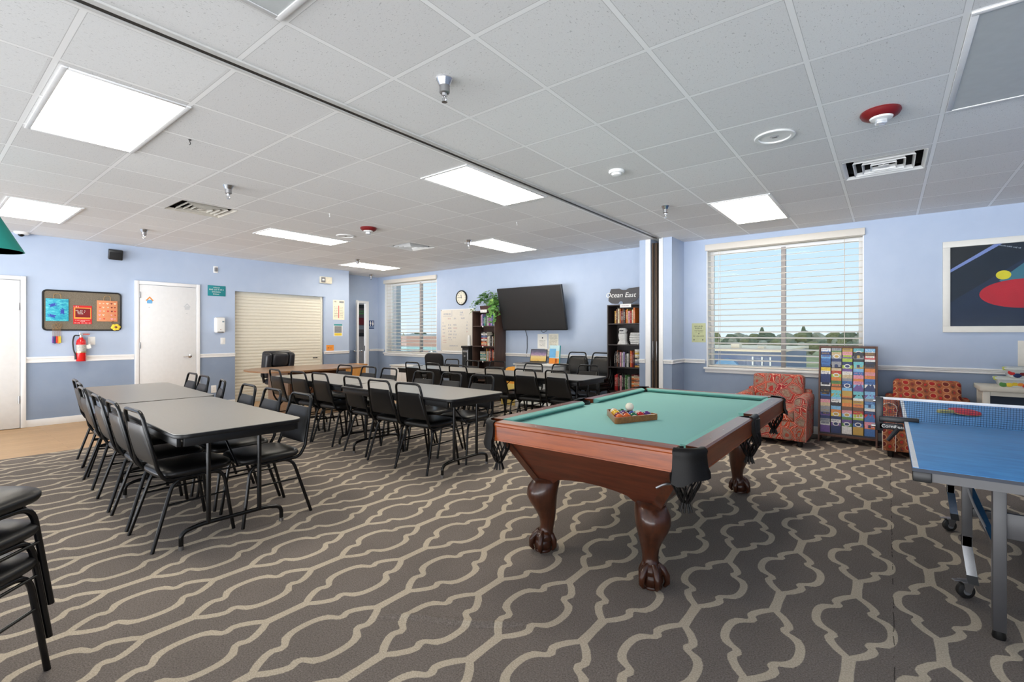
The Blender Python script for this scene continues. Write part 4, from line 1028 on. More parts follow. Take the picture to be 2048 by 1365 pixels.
# emergency light
el = thing('emergency_light', 'cream emergency light box high on the wall above the shutter corner', 'emergency light', (WX, 5.69, 2.495))
g = MB(); g.box(0, -.135, -.072, .06, .135, .072, .01, 3); g.done('housing', mat('aged_cream', S(222, 216, 196), .5), el); g = MB(); g.box(.058, -.125, -.055, .075, -.03, .055, .006); g.done('lamp_head', GREYP, el); g = MB(); g.ball((.075, -.078, 0), .028, .4); g.done('bulb_cover', CLEAR, el)
# posters by the shutter
def poster(name, label, M, w, h, rows, base=PAPER, cat='poster'):
    """flat sheet with printed blocks: (x0,y0,x1,y1,material) in 0..1"""
    t = thing(name, label, cat); t.matrix_world = M
    g = MB(); plate(g, Matrix(), -w/2, -h/2, w/2, h/2, .0015); g.done('sheet', base, t, smooth=0)
    for i, (x0, y0, x1, y1, m) in enumerate(rows):
        g = MB()
        if m == 'text': 
            scribble(g, Matrix(), -w/2+x0*w, -h/2+(y0+y1)/2*h, -w/2+x1*w, (y1-y0)*h, .0015, hash((i, int(w*1000))) % 999)
            if len(g.bm.faces) == 0: g.bm.free(); continue
            g.done('lettering', INK, t, smooth=0)
        else: plate(g, Matrix(), -w/2+x0*w, -h/2+y0*h, -w/2+x1*w, -h/2+y1*h, .0006, 0, .0015); g.done('printed_block', m, t, smooth=0)
    return t
poster('notice_poster', 'cream notice with a red vertical stripe right of the shutter', LW(6.02, 1.862), .28, .435, [(.46, .08, .54, .72, C('faded_red', 206, 110, 110)), (.10, .88, .35, .96, 'text'), (.55, .86, .95, .96, GREYC)]+[(.08, .12+.085*i, .42, .155+.085*i, 'text') for i in range(7)]+[(.58, .12+.085*i, .92, .155+.085*i, 'text') for i in range(7)], C('cream_paper', 238, 230, 206))
poster('schedule_poster', 'notice with teal top and yellow bottom under the cream notice', LW(6.005, 1.412), .215, .27, [(.02, .86, .98, .99, TEAL), (.08, .27, .92, .82, GREYC), (.08, .04, .92, .25, YEL)]+[(.12, .34+.11*i, .88, .39+.11*i, 'text') for i in range(4)])
poster('orange_note', 'small orange paper taped just above the chair rail right of the shutter', LW(5.81, 1.018), .18, .125, [(.2, .4, .42, .62, 'text'), (.5, .4, .75, .55, 'text')], C('note_orange', 238, 150, 56))
# stickers on the white door
for nm, lb, y, z, ms in (('door_sticker', 'blue and orange house-shaped sticker on the upper left of the white door', 2.53, 1.885, (SKYC, ORANGE)), ('door_decal', 'pale outline decal on the upper right of the white door', 3.07, 1.80, (C('pale_grey', 196, 198, 200), C('pale_grey', 196, 198, 200)))):
    t = thing(nm, lb, 'sticker', (WX+.030, y, z)); g = MB(); g.prism([(-.035, -.05), (.035, -.05), (.04, .01), (-.04, .01)], .001, ML); g.done('body', ms[0], t, smooth=0)
    g = MB(); g.prism([(-.055, .0), (0, .065), (.055, 0), (.04, -.01), (0, .04), (-.04, -.01)], .0016, ML); g.done('outline', ms[1], t, smooth=0)
    g = MB(); scribble(g, ML, -.012, -.09, .012, .02, 0, 7); scribble(g, ML, -.012, -.115, .012, .016, 0, 8); g.done('lettering', GREYC, t, smooth=0)
# restroom sign
rs = thing('restroom_sign', 'navy restroom sign with two white figures in the recess', 'sign', (RX, 7.313, 1.555))
g = MB(); g.prism(rrect(.15, .155, .004), .006, ML @ Matrix.Translation((0, .03, 0)), .001); g.prism(rrect(.15, .034, .003), .006, ML @ Matrix.Translation((0, -.085, 0)), .001); g.done('panel', C('sign_navy', 32, 62, 112, .4), rs)
for x, sk in ((-.034, False), (.034, True)):
    g = MB(); M = ML @ Matrix.Translation((x, .03, .006)); g.prism([(a, b+.050) for a, b in oval(.012, .012, 14)], .001, M)
    g.prism([(-.018, .034), (.018, .034), (.022, -.008), (.010, -.008), (.010, -.062), (-.010, -.062), (-.010, -.008), (-.022, -.008)] if not sk else [(-.012, .034), (.012, .034), (.028, -.026), (.010, -.026), (.008, -.062), (-.008, -.062), (-.010, -.026), (-.028, -.026)], .001, M); g.done('figure', PAPER, rs, smooth=0)
# poster inside the corridor
cp = thing('wall_hanging', 'dark wall hanging with green and red print seen through the narrow doorway', 'wall hanging', (-11.75, 7.97, 1.70))
g = MB(); plate(g, ML, -.60, -.45, .35, .45, .012); g.done('cloth', C('hanging_grey', 96, 84, 80), cp, smooth=0)
for y0, y1, m in ((.35, .45, BLACK), (-.45, -.35, BLACK), (.18, .22, GRN), (.25, .28, GRN), (-.12, .08, MAROON), (-.25, -.14, GREYC)):
    g = MB(); plate(g, ML, -.58 if m in (BLACK,) else -.5, y0, .34 if m in (BLACK,) else .28, y1, .002, 0, .012); g.done('printed_band', m, cp, smooth=0)
# teal shade hanging at the left edge
tl = thing('hanging_shade', 'teal cone-shaped fabric shade hanging at the left edge', 'hanging shade', (-5.955, .412, 2.04))
g = MB(); g.lathe([(.252, 0), (.135, .23), (.02, .455), (.016, .45), (.128, .225), (.244, 0)], 40); g.done('shade', C('shade_teal', 20, 132, 124, .8), tl); g = MB(); g.tube([(0, 0, .44), (0, 0, CEIL-2.04)], .004, 6); g.done('cord', BLACK, tl)
# ---------------------------------------------------------------- desk corner
WALN = wood('walnut_laminate', S(120, 92, 70), S(152, 120, 94), .3, 1, 4)
WALNE = wood('walnut_edge', S(136, 96, 60), S(160, 118, 78), .4, 1, 4)
OAKG = wood('golden_oak', S(190, 128, 56), S(216, 156, 78), .45, 2, 5)
dk = thing('boat_desk', 'long walnut desk with rounded ends in front of the roll-up shutter', 'desk', (-7.74, 4.27, 0))
top = []
for i in range(48):
    a = 2*math.pi*i/48; ca, sa = math.cos(a), math.sin(a); top.append((math.copysign(abs(ca)**.72, ca)*.58, math.copysign(abs(sa)**.55, sa)*.97))
MB().prism(top, .026, Matrix.Translation((0, 0, .734))).done('desktop', WALN, dk, smooth=30)
MB().prism([(x*1.004, y*1.003) for x, y in top], .022, Matrix.Translation((0, 0, .736))).done('edge_band', WALNE, dk, smooth=30)
for y in (-.50, .50): g = MB(); g.box(-.36, y-.016, 0, .30, y+.016, .734, .003); g.done('end_panel', WALN, dk)
g = MB(); g.box(.02, -.484, .18, .045, .484, .70, .002); g.done('modesty_panel', wood('walnut_panel', S(108, 66, 38), S(136, 88, 54), .4, 2, 4), dk)
g = MB(); g.box(-.38, .20, .12, .0, .48, .70, .004); pd_ = g.done('drawer_unit', BLACK, dk)
for i in range(3): g = MB(); g.box(-.392, .21, .14+.185*i, -.38, .47, .31+.185*i, .003); o = g.done('drawer', mat('drawer_black', S(40, 39, 38), .5), pd_)
ec = thing('executive_chair', 'padded black leather executive chair behind the walnut desk', 'office chair', (-8.72, 4.31, 0), R(-84))
LTH = mat('soft_black_leather', S(42, 42, 46), .28, var=.12, bump=.2, bs=30)
def star_base(t, r=.30, cas=.05):
    g = MB()
    for i in range(5):
        a = R(72*i+18); g.tube([(0, 0, .10), (r*.6*math.cos(a), r*.6*math.sin(a), .085), (r*math.cos(a), r*math.sin(a), .068)], [.03, .024, .018], 8)
    g.tube([(0, 0, .07), (0, 0, .30)], .028, 12); g.tube([(0, 0, .28), (0, 0, .42)], .018, 10); o = g.done('star_base', BLACK, t)
    for i in range(5):
        a = R(72*i+18); c = MB(); M = Matrix.Translation((r*math.cos(a), r*math.sin(a), .029)) @ Matrix.Rotation(a+R(70), 4, 'Z') @ Matrix.Rotation(R(90), 4, 'X')
        c.lathe([(0, -.022), (.022, -.022), (.029, -.014), (.029, .014), (.022, .022), (0, .022)], 14, M); c.tube([(r*math.cos(a), r*math.sin(a), .03), (r*math.cos(a), r*math.sin(a), .07)], .007, 6); c.done('castor', BLACK, o)
star_base(ec)
g = MB(); g.pillow(.54, .52, .13, Matrix.Translation((0, .03, .41)), k=5); g.done('seat', LTH, ec, smooth=60)
g = MB(); M = Matrix.Translation((0, -.24, .52)) @ Matrix.Rotation(R(-8), 4, 'X')
g.box(-.27, -.07, 0, .27, .05, .50, .05, 4, M); bk = g.done('backrest', LTH, ec, smooth=60)
g = MB(); g.pillow(.31, .25, .11, M @ Matrix.Translation((0, .05, .355)) @ Matrix.Rotation(R(-90), 4, 'X'), k=5); g.done('head_cushion', LTH, bk, smooth=60)
g = MB(); g.pillow(.31, .19, .10, M @ Matrix.Translation((0, .05, .12)) @ Matrix.Rotation(R(-90), 4, 'X'), k=5); g.done('lumbar_cushion', LTH, bk, smooth=60)
for s in (-1, 1):
    g = MB(); g.box(s*.225-.06, .0, .02, s*.225+.06, .15, .48, .055, 5, M); g.done('side_wing', LTH, bk, smooth=60)
    g = MB(); g.tube(fillet([(s*.27, -.15, .45), (s*.32, -.14, .66), (s*.32, .16, .66), (s*.27, .16, .45)], .07, 5), .022, 10); g.done('armrest', BLACK, ec, smooth=60)
oc = thing('oak_cabinet', 'low golden oak cabinet standing beyond the right end of the walnut desk', 'cabinet', (-8.85, 5.74, 0))
g = MB(); g.box(-.15, -.335, 0, .135, .335, .662, .004); g.done('body', OAKG, oc); g = MB(); g.box(-.17, -.36, .662, .165, .36, .69, .006); g.done('cabinet_top', wood('golden_oak_top', S(190, 128, 56), S(216, 156, 78), .4, 1, 5), oc)
for s in (-1, 1):
    g = MB(); g.box(.135, s*.168-.155, .06, .150, s*.168+.155, .63, .004); d = g.done('door', OAKG, oc); g = MB(); g.ball((.16, s*.168-s*.12, .36), .012); g.done('knob', STEEL, d)
wc = thing('white_cabinet', 'low white cabinet below the corner window', 'cabinet', (-8.75, 7.27, 0))
g = MB(); g.box(-.42, -.20, 0, .42, .20, .58, .006); g.done('body', WHITE, wc); g = MB(); g.box(-.44, -.22, .58, .44, .21, .605, .005); g.done('cabinet_top', WHITE, wc)
for s in (-1, 1): g = MB(); g.box(s*.21-.2, -.212, .04, s*.21+.2, -.20, .55, .003); g.done('door', DOORW, wc)
bc = thing('task_chair', 'black fabric task chair with rounded back below the corner window', 'office chair', (-7.56, 6.78, 0), math.pi+R(10))
star_base(bc, .28); FAB = mat('black_fabric', S(34, 33, 33), .9, bump=.2, bs=260)
g = MB(); g.pillow(.50, .48, .09, Matrix.Translation((0, .02, .42)), k=4); g.done('seat', FAB, bc, smooth=60)
g = MB(); M = Matrix.Translation((0, -.25, .51)) @ Matrix.Rotation(R(-8), 4, 'X'); 
rg = []
for y, f in ((-.045, .86), (-.035, .97), (0, 1), (.03, .97), (.042, .86)): rg.append([M @ Vector((x*f, y, .20+(z-.20)*f)) for x, z in [(a, b+.20) for a, b in rrect(.46, .42, .10, 6)]])
g.rings(rg); g.done('backrest', FAB, bc, smooth=60)
for s in (-1, 1): g = MB(); g.tube(fillet([(s*.24, -.04, .45), (s*.29, -.04, .63)], .02), .016, 8); g.box(s*.29-.03, -.18, .63, s*.29+.03, .10, .655, .01); g.done('armrest', BLACK, bc)
g = MB(); g.tube([(0, -.10, .42), (0, -.27, .47), (0, -.28, .62)], .02, 8); g.done('back_support', BLACK, bc)

# ---------------------------------------------------------------- clock, whiteboard
ck = thing('wall_clock', 'round black-rimmed wall clock above the whiteboard', 'clock', (-7.267, WY, 2.11))
FR = Matrix.Rotation(R(90), 4, 'X')
MB().lathe([(0, 0), (.16, 0), (.164, .01), (.160, .032), (.148, .040), (.140, .034), (.140, .02)], 40, FR).done('rim', BLACK, ck)
MB().lathe([(0, .018), (.142, .018), (.142, .022), (0, .022)], 40, FR).done('dial', C('clock_cream', 232, 226, 206), ck, smooth=0)
g = MB()
for i in range(12):
    a = R(90-30*i); g.text(str(i or 12), .034, FR @ Matrix.Translation((.112*math.cos(a), .112*math.sin(a), .0225)), .0005)
g.done('numerals', INK, ck, smooth=0)
for nm, a, l, w in (('hour_hand', 97, .066, .006), ('minute_hand', 177, .098, .0045)):
    g = MB(); plate(g, FR @ Matrix.Rotation(R(a), 4, 'Z'), -.015, -w, l, w, .0012, 0, .024 if 'hour' in nm else .0256); g.done(nm, BLACK, ck, smooth=0)
wb = thing('whiteboard', 'whiteboard with faint handwriting between window and bookcase', 'whiteboard', (-7.40, WY, 1.405))
g = MB(); plate(g, FR, -.50, -.455, .50, .455, .012); g.done('board', mat('whiteboard_surface', S(222, 216, 204), .3, var=.02), wb, smooth=0)
g = MB()
for a in ((-.51, -.465, .51, -.450), (-.51, .450, .51, .465), (-.51, -.45, -.495, .45), (.495, -.45, .51, .45)): plate(g, FR, *a, .02)
g.done('frame', TRIM, wb)
for x, y in ((-.495, .45), (-.495, -.45)): g = MB(); g.ball((x, -.02, y), .012, 1, .6, 1, 10); g.done('corner_clip', GREYP, wb)
g = MB(); q = random.Random(21); FB = FR
for i, (x, y, w_, h_) in enumerate([(-.42, .36, .24, .045), (.09, .385, .11, .04), (.09, .345, .12, .03), (-.29, .26, .09, .035), (-.10, .26, .08, .04), (.12, .26, .11, .035)]+[(-.46, .17-.075*j, .10, .032) for j in range(5)]+[(-.28, .12-.07*j, .12, .036) for j in range(5)]+[(-.12, .12-.07*j, .12, .034) for j in range(5)]+[(.28, .18-.07*j, .05, .03) for j in range(4)]+[(-.46, -.22, .13, .02), (-.46, -.27, .13, .02), (-.26, -.21, .10, .02), (-.24, -.34, .26, .03)]):
    g.mi = 1 if (i % 7 == 3 or (y < -.2 and x < -.4)) else 0; scribble(g, FB, x, y, x+w_, h_, .012, 300+i, .3, .6)
for a in ((-.45, .312, -.16, .317), (-.165, .317, -.16, .44), (.08, .325, .20, .329)): plate(g, FB, *a, .0006, 0, .012)
g.done('handwriting', [mat('marker_blue', S(140, 150, 176), .8), mat('marker_red', S(196, 140, 140), .8)], wb, smooth=0)

# ---------------------------------------------------------------- bookcases
DWOOD = wood('dark_bookcase', S(58, 42, 36), S(84, 62, 52), .5, 2, 4)
EBON = wood('black_bookcase', S(34, 28, 28), S(52, 42, 40), .5, 2, 4)
def bookcase(name, label, x0, x1, y0, y1, ht, shelves, m, lm):
    t = thing(name, label, 'bookcase', ((x0+x1)/2, y0, 0)); hw = (x1-x0)/2; d = y1-y0
    for s in (-1, 1): g = MB(); g.box(s*hw-(.018 if s > 0 else 0), 0, 0, s*hw+(.018 if s < 0 else 0), d, ht, .001); g.done('side_panel', m, t)
    g = MB(); g.box(-hw+.018, d-.008, .05, hw-.018, d, ht-.02); g.done('back_panel', m, t)
    for z in shelves: g = MB(); g.box(-hw+.018, .003, z-.018, hw-.018, d-.008, z); g.done('shelf', m, t)
    g = MB(); g.box(-hw+.018, 0, ht-.02, hw-.018, d, ht); g.done('top_panel', m, t); g = MB(); g.box(-hw+.018, .02, 0, hw-.018, .04, .06); g.done('plinth', m, t)
    return t
B1 = bookcase('bookcase', 'dark brown bookcase with a leafy plant on top, left of the television', -6.64, -6.035, 7.15, 7.485, 1.79, (.08, .40, .788, 1.087, 1.49), DWOOD, 'a')
B2 = bookcase('bookcase', 'tall black bookcase beside the folding partition', -3.625, -2.995, 7.15, 7.485, 1.805, (.08, .40, .795, 1.16, 1.50), EBON, 'b')
for z in (1.49, 1.087, .788): g = MB(); g.box(-.03, -.004, z-.03, .0, -.001, z+.0); o = g.done('shelf_tag', PAPER, B1, smooth=0)
def label_card(x, z, w, lb):
    t = thing('shelf_label', lb, 'label', (x, 7.149, z)); g = MB(); g.box(-w/2, -.004, -.028, w/2, 0, .028); g.done('card', PAPER, t, smooth=0); g = MB(); scribble(g, Matrix.Rotation(R(90), 4, 'X'), -w*.36, 0, w*.36, .018, .004, int(w*1000)); g.done('lettering', C('label_ink', 150, 110, 130), t, smooth=0)
label_card(-6.33, 1.782, .17, 'white paper label on the top edge of the brown bookcase'); label_card(-3.30, 1.782, .19, 'white paper label on the top edge of the black bookcase')
BCOL = dict(red=(176, 34, 36), orange=(214, 110, 40), yellow=(222, 184, 60), mustard=(196, 146, 52), cream=(222, 206, 170), white=(232, 230, 224), grey=(150, 150, 152), black=(34, 33, 36), navy=(44, 58, 100), blue=(70, 116, 176), teal=(70, 150, 150), green=(86, 136, 84), purple=(112, 60, 140), magenta=(172, 70, 150), lavender=(176, 162, 206), pink=(222, 160, 170), brown=(120, 70, 44), maroon=(106, 30, 36), silver=(186, 188, 192))
NUMW = ['first', 'second', 'third', 'fourth', 'fifth', 'sixth', 'seventh', 'eighth', 'ninth', 'tenth', 'eleventh', 'twelfth', 'thirteenth', 'fourteenth']
def one_book(w, h, d, col, lbl, grp):
    """upright book: spine faces -y"""
    t = thing('book', lbl, 'book', group=grp); cm = mat('cover_'+col, S(*BCOL[col]), .5, var=.08)
    g = MB(); g.box(-w/2, 0, 0, -w/2+.0025, d, h); g.box(w/2-.0025, 0, 0, w/2, d, h); g.box(-w/2, 0, 0, w/2, .003, h); g.done('cover', cm, t, smooth=0)
    g = MB(); g.box(-w/2+.0025, .003, .003, w/2-.0025, d-.003, h-.003); g.done('pages', mat('book_pages', S(226, 218, 200), .8), t, smooth=0)
    lc = mat('title_pale', S(236, 230, 214), .6) if sum(BCOL[col]) < 420 else mat('title_dark', S(70, 56, 60), .6)
    g = MB(); M = Matrix.Translation((0, 0, h*.55)) @ Matrix.Rotation(R(90), 4, 'X') @ Matrix.Rotation(R(90), 4, 'Z'); scribble(g, M, -h*.28, 0, h*.30, min(w*.55, .02), 0, int(h*1e4)); 
    if len(g.bm.faces): g.done('spine_lettering', lc, t, smooth=0)
    else: g.bm.free()
    return t
brnd = random.Random(11)
def upright(cols, x0, x1, y, z, zmax, where, grp, h0=.18):
    n = len(cols); ws = [brnd.uniform(.7, 1.3) for _ in cols]; f = (x1-x0)/sum(ws); x = x0
    for i, (c, w) in enumerate(zip(cols, ws)):
        w = w*f; h = min(h0+brnd.uniform(-.02, .04), zmax-z-.01); b = one_book(w*.94, h, brnd.uniform(.13, .17), c, f'{c} book, {NUMW[i]} upright from the left {where}', grp)
        b.location = (x+w/2, y+.05+brnd.uniform(0, .02), z); x += w
def flat_stack(cols, x, y, z, where, grp, w=.15):
    for i, c in enumerate(cols):
        th = brnd.uniform(.022, .034); b = one_book(th*.96, w+brnd.uniform(-.015, .015), .17, c, f'{c} book, {NUMW[len(cols)-1-i]} from the top of the pile {where}', grp)
        b.rotation_euler = (0, R(90), R(brnd.uniform(-6, 6))); b.location = (x-w/2, y+.06, z+th/2); z += th
upright(['pink', 'lavender', 'navy', 'teal', 'green', 'grey', 'white', 'magenta', 'purple', 'lavender', 'blue', 'silver', 'pink', 'red'], -6.49, -6.065, 7.17, 1.49, 1.77, 'on the top shelf, brown bookcase', 'books on the top shelf of the brown bookcase', .20)
flat_stack(['red', 'cream', 'orange', 'maroon', 'white', 'red', 'blue', 'navy', 'white', 'black'], -6.39, 7.17, 1.087, 'on the second shelf, brown bookcase', 'books on the second shelf of the brown bookcase')
upright(['cream', 'white', 'grey', 'black', 'white', 'brown', 'green', 'white', 'silver'], -6.305, -6.06, 7.17, 1.087, 1.47, 'on the second shelf, brown bookcase', 'books on the second shelf of the brown bookcase', .20)
flat_stack(['teal', 'white', 'green', 'silver', 'teal', 'cream', 'grey'], -6.42, 7.17, .788, 'on the third shelf, brown bookcase', 'books on the third shelf of the brown bookcase')
upright(['mustard', 'white', 'brown', 'cream', 'red', 'black', 'red', 'orange', 'black', 'grey', 'brown', 'black'], -6.34, -6.06, 7.17, .788, 1.06, 'on the third shelf, brown bookcase', 'books on the third shelf of the brown bookcase', .21)
upright(['mustard', 'brown', 'cream', 'orange', 'maroon', 'brown', 'black', 'orange', 'mustard', 'pink', 'red', 'cream', 'orange'], -3.53, -3.17, 7.17, 1.50, 1.785, 'on the top shelf, black bookcase', 'books on the top shelf of the black bookcase', .21)
upright(['black', 'black', 'brown', 'black', 'pink', 'white', 'lavender', 'black', 'grey', 'white', 'black', 'orange', 'red', 'maroon'], -3.54, -3.19, 7.17, .795, 1.14, 'on the third shelf, black bookcase', 'books on the third shelf of the black bookcase', .23)
flat_stack(['mustard', 'navy', 'grey', 'white', 'black', 'cream', 'white', 'yellow', 'cream', 'white'], -3.095, 7.17, .795, 'on the third shelf, black bookcase', 'books on the third shelf of the black bookcase', .17)
upright(['red', 'red', 'black', 'maroon', 'pink', 'black', 'black', 'green', 'green', 'grey'], -3.53, -3.26, 7.17, .40, .77, 'on the fourth shelf, black bookcase', 'books on the fourth shelf of the black bookcase', .24)
flat_stack(['black', 'cream', 'brown', 'orange', 'cream', 'orange', 'brown', 'orange', 'cream', 'maroon'], -3.15, 7.17, .40, 'on the fourth shelf, black bookcase', 'books on the fourth shelf of the black bookcase', .17)
# folded bundles on the second shelf of the black bookcase
PAPG = mat('newsprint', S(206, 206, 204), .9, var=.12, vs=40)
bn = thing('wrapped_figure', 'white paper-wrapped figure on the second shelf of the black bookcase', 'figure', (-3.40, 7.27, 1.16))
g = MB(); g.rings([[Vector((math.copysign(abs(math.cos(a))**.6, math.cos(a))*r+dx, math.sin(a)*r*.7, z)) for a in [2*math.pi*j/18 for j in range(18)]] for r, z, dx in ((.095, 0, 0), (.08, .03, 0), (.065, .06, .004), (.07, .09, 0), (.075, .15, -.004), (.07, .175, 0), (.072, .18, 0), (.062, .20, 0), (.075, .235, .003), (.060, .262, 0), (.03, .268, 0))]); g.done('body', PAPG, bn, smooth=20)
g = MB(); g.rings([[Vector((math.cos(a)*.073, math.sin(a)*.056, z)) for a in [2*math.pi*j/18 for j in range(18)]] for z in (.178, .186)]); g.done('band', BLACK, bn); g = MB(); g.box(-.035, -.062, .215, .03, -.052, .232); g.done('dark_print', INK, bn)
nb = thing('newspaper_bundle', 'grey bundle of folded newspapers on the second shelf of the black bookcase', 'newspapers', (-3.165, 7.27, 1.16))
for i in range(7): g = MB(); M = Matrix.Rotation(R(brnd.uniform(-7, 7)), 4, 'Z'); w_ = .085+brnd.uniform(-.008, .01)-(.012 if i < 2 else 0); g.box(-w_, -.085, .003+i*.027, w_, .085, .003+i*.027+.025, .012, 3, M); g.done('folded_paper', PAPG, nb)
lb_ = MB(); lb_.box(-.004, -.09, 0, .004, .09, .20, M=Matrix.Rotation(R(38), 4, 'Y')); o = lb_.done('leaning_folder', PAPER, loc=(-3.10, 7.25, 1.163), smooth=0); tag(o, 'white folder leaning on the newspapers in the black bookcase', 'folder')
fd = MB(); fd.box(-.012, -.09, 0, .012, .09, .17); o = fd.done('white_binder', PAPER, loc=(-3.04, 7.27, 1.50), smooth=0); tag(o, 'white binder at the right end of the top shelf of the black bookcase', 'binder')
# Ocean East board
oe = thing('name_board', 'dark grey shaped board lettered Ocean East on top of the black bookcase', 'sign', (-3.345, 7.20, 1.806))
zp = [(95, 95), (195, 95), (222, 108), (240, 113), (275, 113), (310, 95), (445, 85), (440, 140), (425, 195), (400, 240), (330, 280), (285, 284), (245, 283), (240, 258), (230, 246), (210, 245), (195, 256), (188, 275), (150, 276), (110, 270), (82, 250), (70, 235), (72, 195), (78, 150)]
pp_ = [((x-258)/5.93*.00855, (285-y)/5.93*.00815) for x, y in zp]
M = Matrix.Rotation(R(4), 4, 'Z') @ Matrix.Rotation(R(84), 4, 'X')
g = MB(); g.prism(pp_, .012, M, .0); g.done('board', mat('slate_board', S(74, 72, 74), .6), oe, smooth=0)
g = MB(); g.text('Ocean East', .112, M @ Matrix.Translation((-.062, .152, .0125)) @ Matrix.Rotation(R(-1), 4, 'Z') @ Matrix(((1.0, .18, 0, 0), (0, 1.0, 0, 0), (0, 0, 1, 0), (0, 0, 0, 1))), .001); g.done('lettering', PAPER, oe, smooth=0)
g = MB(); g.box(-.075, -.07, 0, .03, .07, .20, .003); o = g.done('cardboard_box', mat('box_brown', S(116, 78, 54), .8), loc=(-3.055, 7.36, 1.806)); tag(o, 'brown box behind the Ocean East board on the black bookcase', 'box')
# plant
pl = thing('potted_plant', 'trailing green pothos in a dark planter on the brown bookcase', 'plant', (-6.335, 7.30, 1.79))
g = MB(); g.rings([[Vector((x*f, y*f, z)) for x, y in rrect(.34, .17, .02)] for z, f in ((0, .9), (.10, 1), (.10, .93), (.085, .92))]); g.done('planter', mat('planter_brown', S(70, 40, 34), .5), pl)
LEAF = bpy.data.materials.new('pothos_leaf'); k = NT(LEAF); n_ = k.noise(k.obj(), 14, 2); k.base(k.ramp(n_, [(.3, S(58, 104, 44)), (.55, S(96, 150, 66)), (.75, S(160, 196, 110))])); k.set(Roughness=.4)
q = random.Random(9); g = MB(); st = MB()
def leaf(mb, p, dirv, up, s):
    d = dirv.normalized(); side = d.cross(up).normalized(); u = side.cross(d)
    pts = [p, p+d*s*.35+side*s*.36+u*.1*s, p+d*s*.75+side*s*.28+u*.02*s, p+d*s*1.15-u*.12*s, p+d*s*.75-side*s*.28+u*.02*s, p+d*s*.35-side*s*.36+u*.1*s]; m_ = p+d*s*.5-u*.04*s
    V = [mb.bm.verts.new(x) for x in pts]; c = mb.bm.verts.new(m_)
    for i in range(6): mb.bm.faces.new((V[i], V[(i+1) % 6], c))
for i in range(230):
    th = q.uniform(0, 2*math.pi); r = q.random()**.6; x = .27*r*math.cos(th)+.02; y = .13*r*math.sin(th)-.03; z = .10+(.30*(1-r*r)**.6)*q.uniform(.35, 1)
    leaf(g, Vector((x, y, z)), Vector((math.cos(th), math.sin(th)-.5, q.uniform(-.5, .5))), Vector((0, -.5, 1)), q.uniform(.05, .085))
for vx, vy, L_ in ((.25, -.10, .42), (.29, -.06, .34), (.20, -.14, .26), (.27, -.16, .30), (-.27, -.13, .26), (-.24, -.08, .22)):
    pts = []
    for j in range(9):
        t_ = j/8; pts.append(Vector((vx+.06*math.sin(j*1.3)*t_+(.05*t_ if vx > 0 else -.03*t_), vy-.06*t_, .22-L_*1.1*t_+.05*math.sin(t_*3))))
    st.tube(pts, .003, 5)
    for j, p in enumerate(pts[1:]):
        for e_ in range(3 if vx > 0 else 1): leaf(g, p+Vector((q.uniform(-.03, .03), q.uniform(-.03, .02), q.uniform(-.03, .03))), Vector((q.uniform(-1, 1), q.uniform(-1, -.1), q.uniform(-.9, .1))), Vector((0, -1, .4)), q.uniform(.05, .085) if vx > 0 else q.uniform(.025, .045))
for i in range(14):
    th = q.uniform(0, 6.28); st.tube([(q.uniform(-.1, .1), 0, .09), (.12*math.cos(th), .06*math.sin(th)-.02, .22), (.18*math.cos(th), .1*math.sin(th)-.03, .30)], .003, 5)
o = g.done('foliage', LEAF, pl, smooth=0); o['kind'] = 'stuff'; o = st.done('stems', C('stem_green', 92, 130, 60), pl); o['kind'] = 'stuff'
# water dispenser with cups
wd = thing('water_dispenser', 'slim black drinks dispenser left of the brown bookcase', 'dispenser', (-6.755, 7.18, 0))
g = MB(); g.box(-.085, -.12, 0, .095, .14, 1.04, .01); g.done('body', BLACK, wd); g = MB(); g.box(-.10, -.14, 1.04, .105, .15, 1.085, .012); g.done('lid', BLACK, wd)
g = MB(); g.box(-.06, -.126, .95, .06, -.118, .99, .003); g.box(-.01, -.15, .86, .03, -.118, .89, .004); g.done('tap_panel', STEEL, wd); g = MB(); g.box(.06, -.126, .10, .08, -.118, 1.0, .002); g.done('steel_strip', STEEL, wd)
cs = MB(); prof = [(0, 0)]
for i in range(9): prof += [(.040-.001*i, .02*i), (.042-.001*i, .02*i+.004)]
prof += [(.030, .20), (.028, .215), (0, .215)]
o = cs.lathe(prof, 20).done('cup_stack', PAPER, loc=(-6.735, 7.16, 1.085)); tag(o, 'stack of upturned white paper cups on the black drinks dispenser', 'cups')

# ---------------------------------------------------------------- television, papers, white desk with laptop
tv = thing('television', 'large black wall television tilted down above the white desk', 'television', (-5.245, WY, 1.80))
M = Matrix.Translation((0, -.245, 0)) @ Matrix.Rotation(R(14), 4, 'X')
g = MB(); g.box(-.735, -.02, -.416, .735, .03, .416, .006, 2, M); g.done('casing', BLACK, tv)
g = MB(); g.box(-.724, -.0215, -.395, .724, -.0195, .405, 0, 2, M); g.done('screen', mat('tv_screen', S(40, 40, 41), .28, var=.03), tv, smooth=0)
g = MB(); g.box(-.25, .03, -.2, .25, .06, .2, .004, 2, M); g.box(-.2, -.03, -.2, .2, 0, .2, .004); g.tube([(-.12, -.02, .1), (-.12, -.22, .12)], .02, 8); g.tube([(.12, -.02, .1), (.12, -.22, .12)], .02, 8); g.done('wall_mount', BLACK, tv)
g = MB(); g.tube([(-.255, -.08, -.38), (-.262, -.012, -.52), (-.262, -.010, -.75), (-.275, -.010, -.92)], .006, 6); g.tube(fillet([(.14, -.14, -.38), (.19, -.13, -.46), (.27, -.13, -.42), (.30, -.14, -.38)], .05), .004, 6); g.done('cable', BLACK, tv)
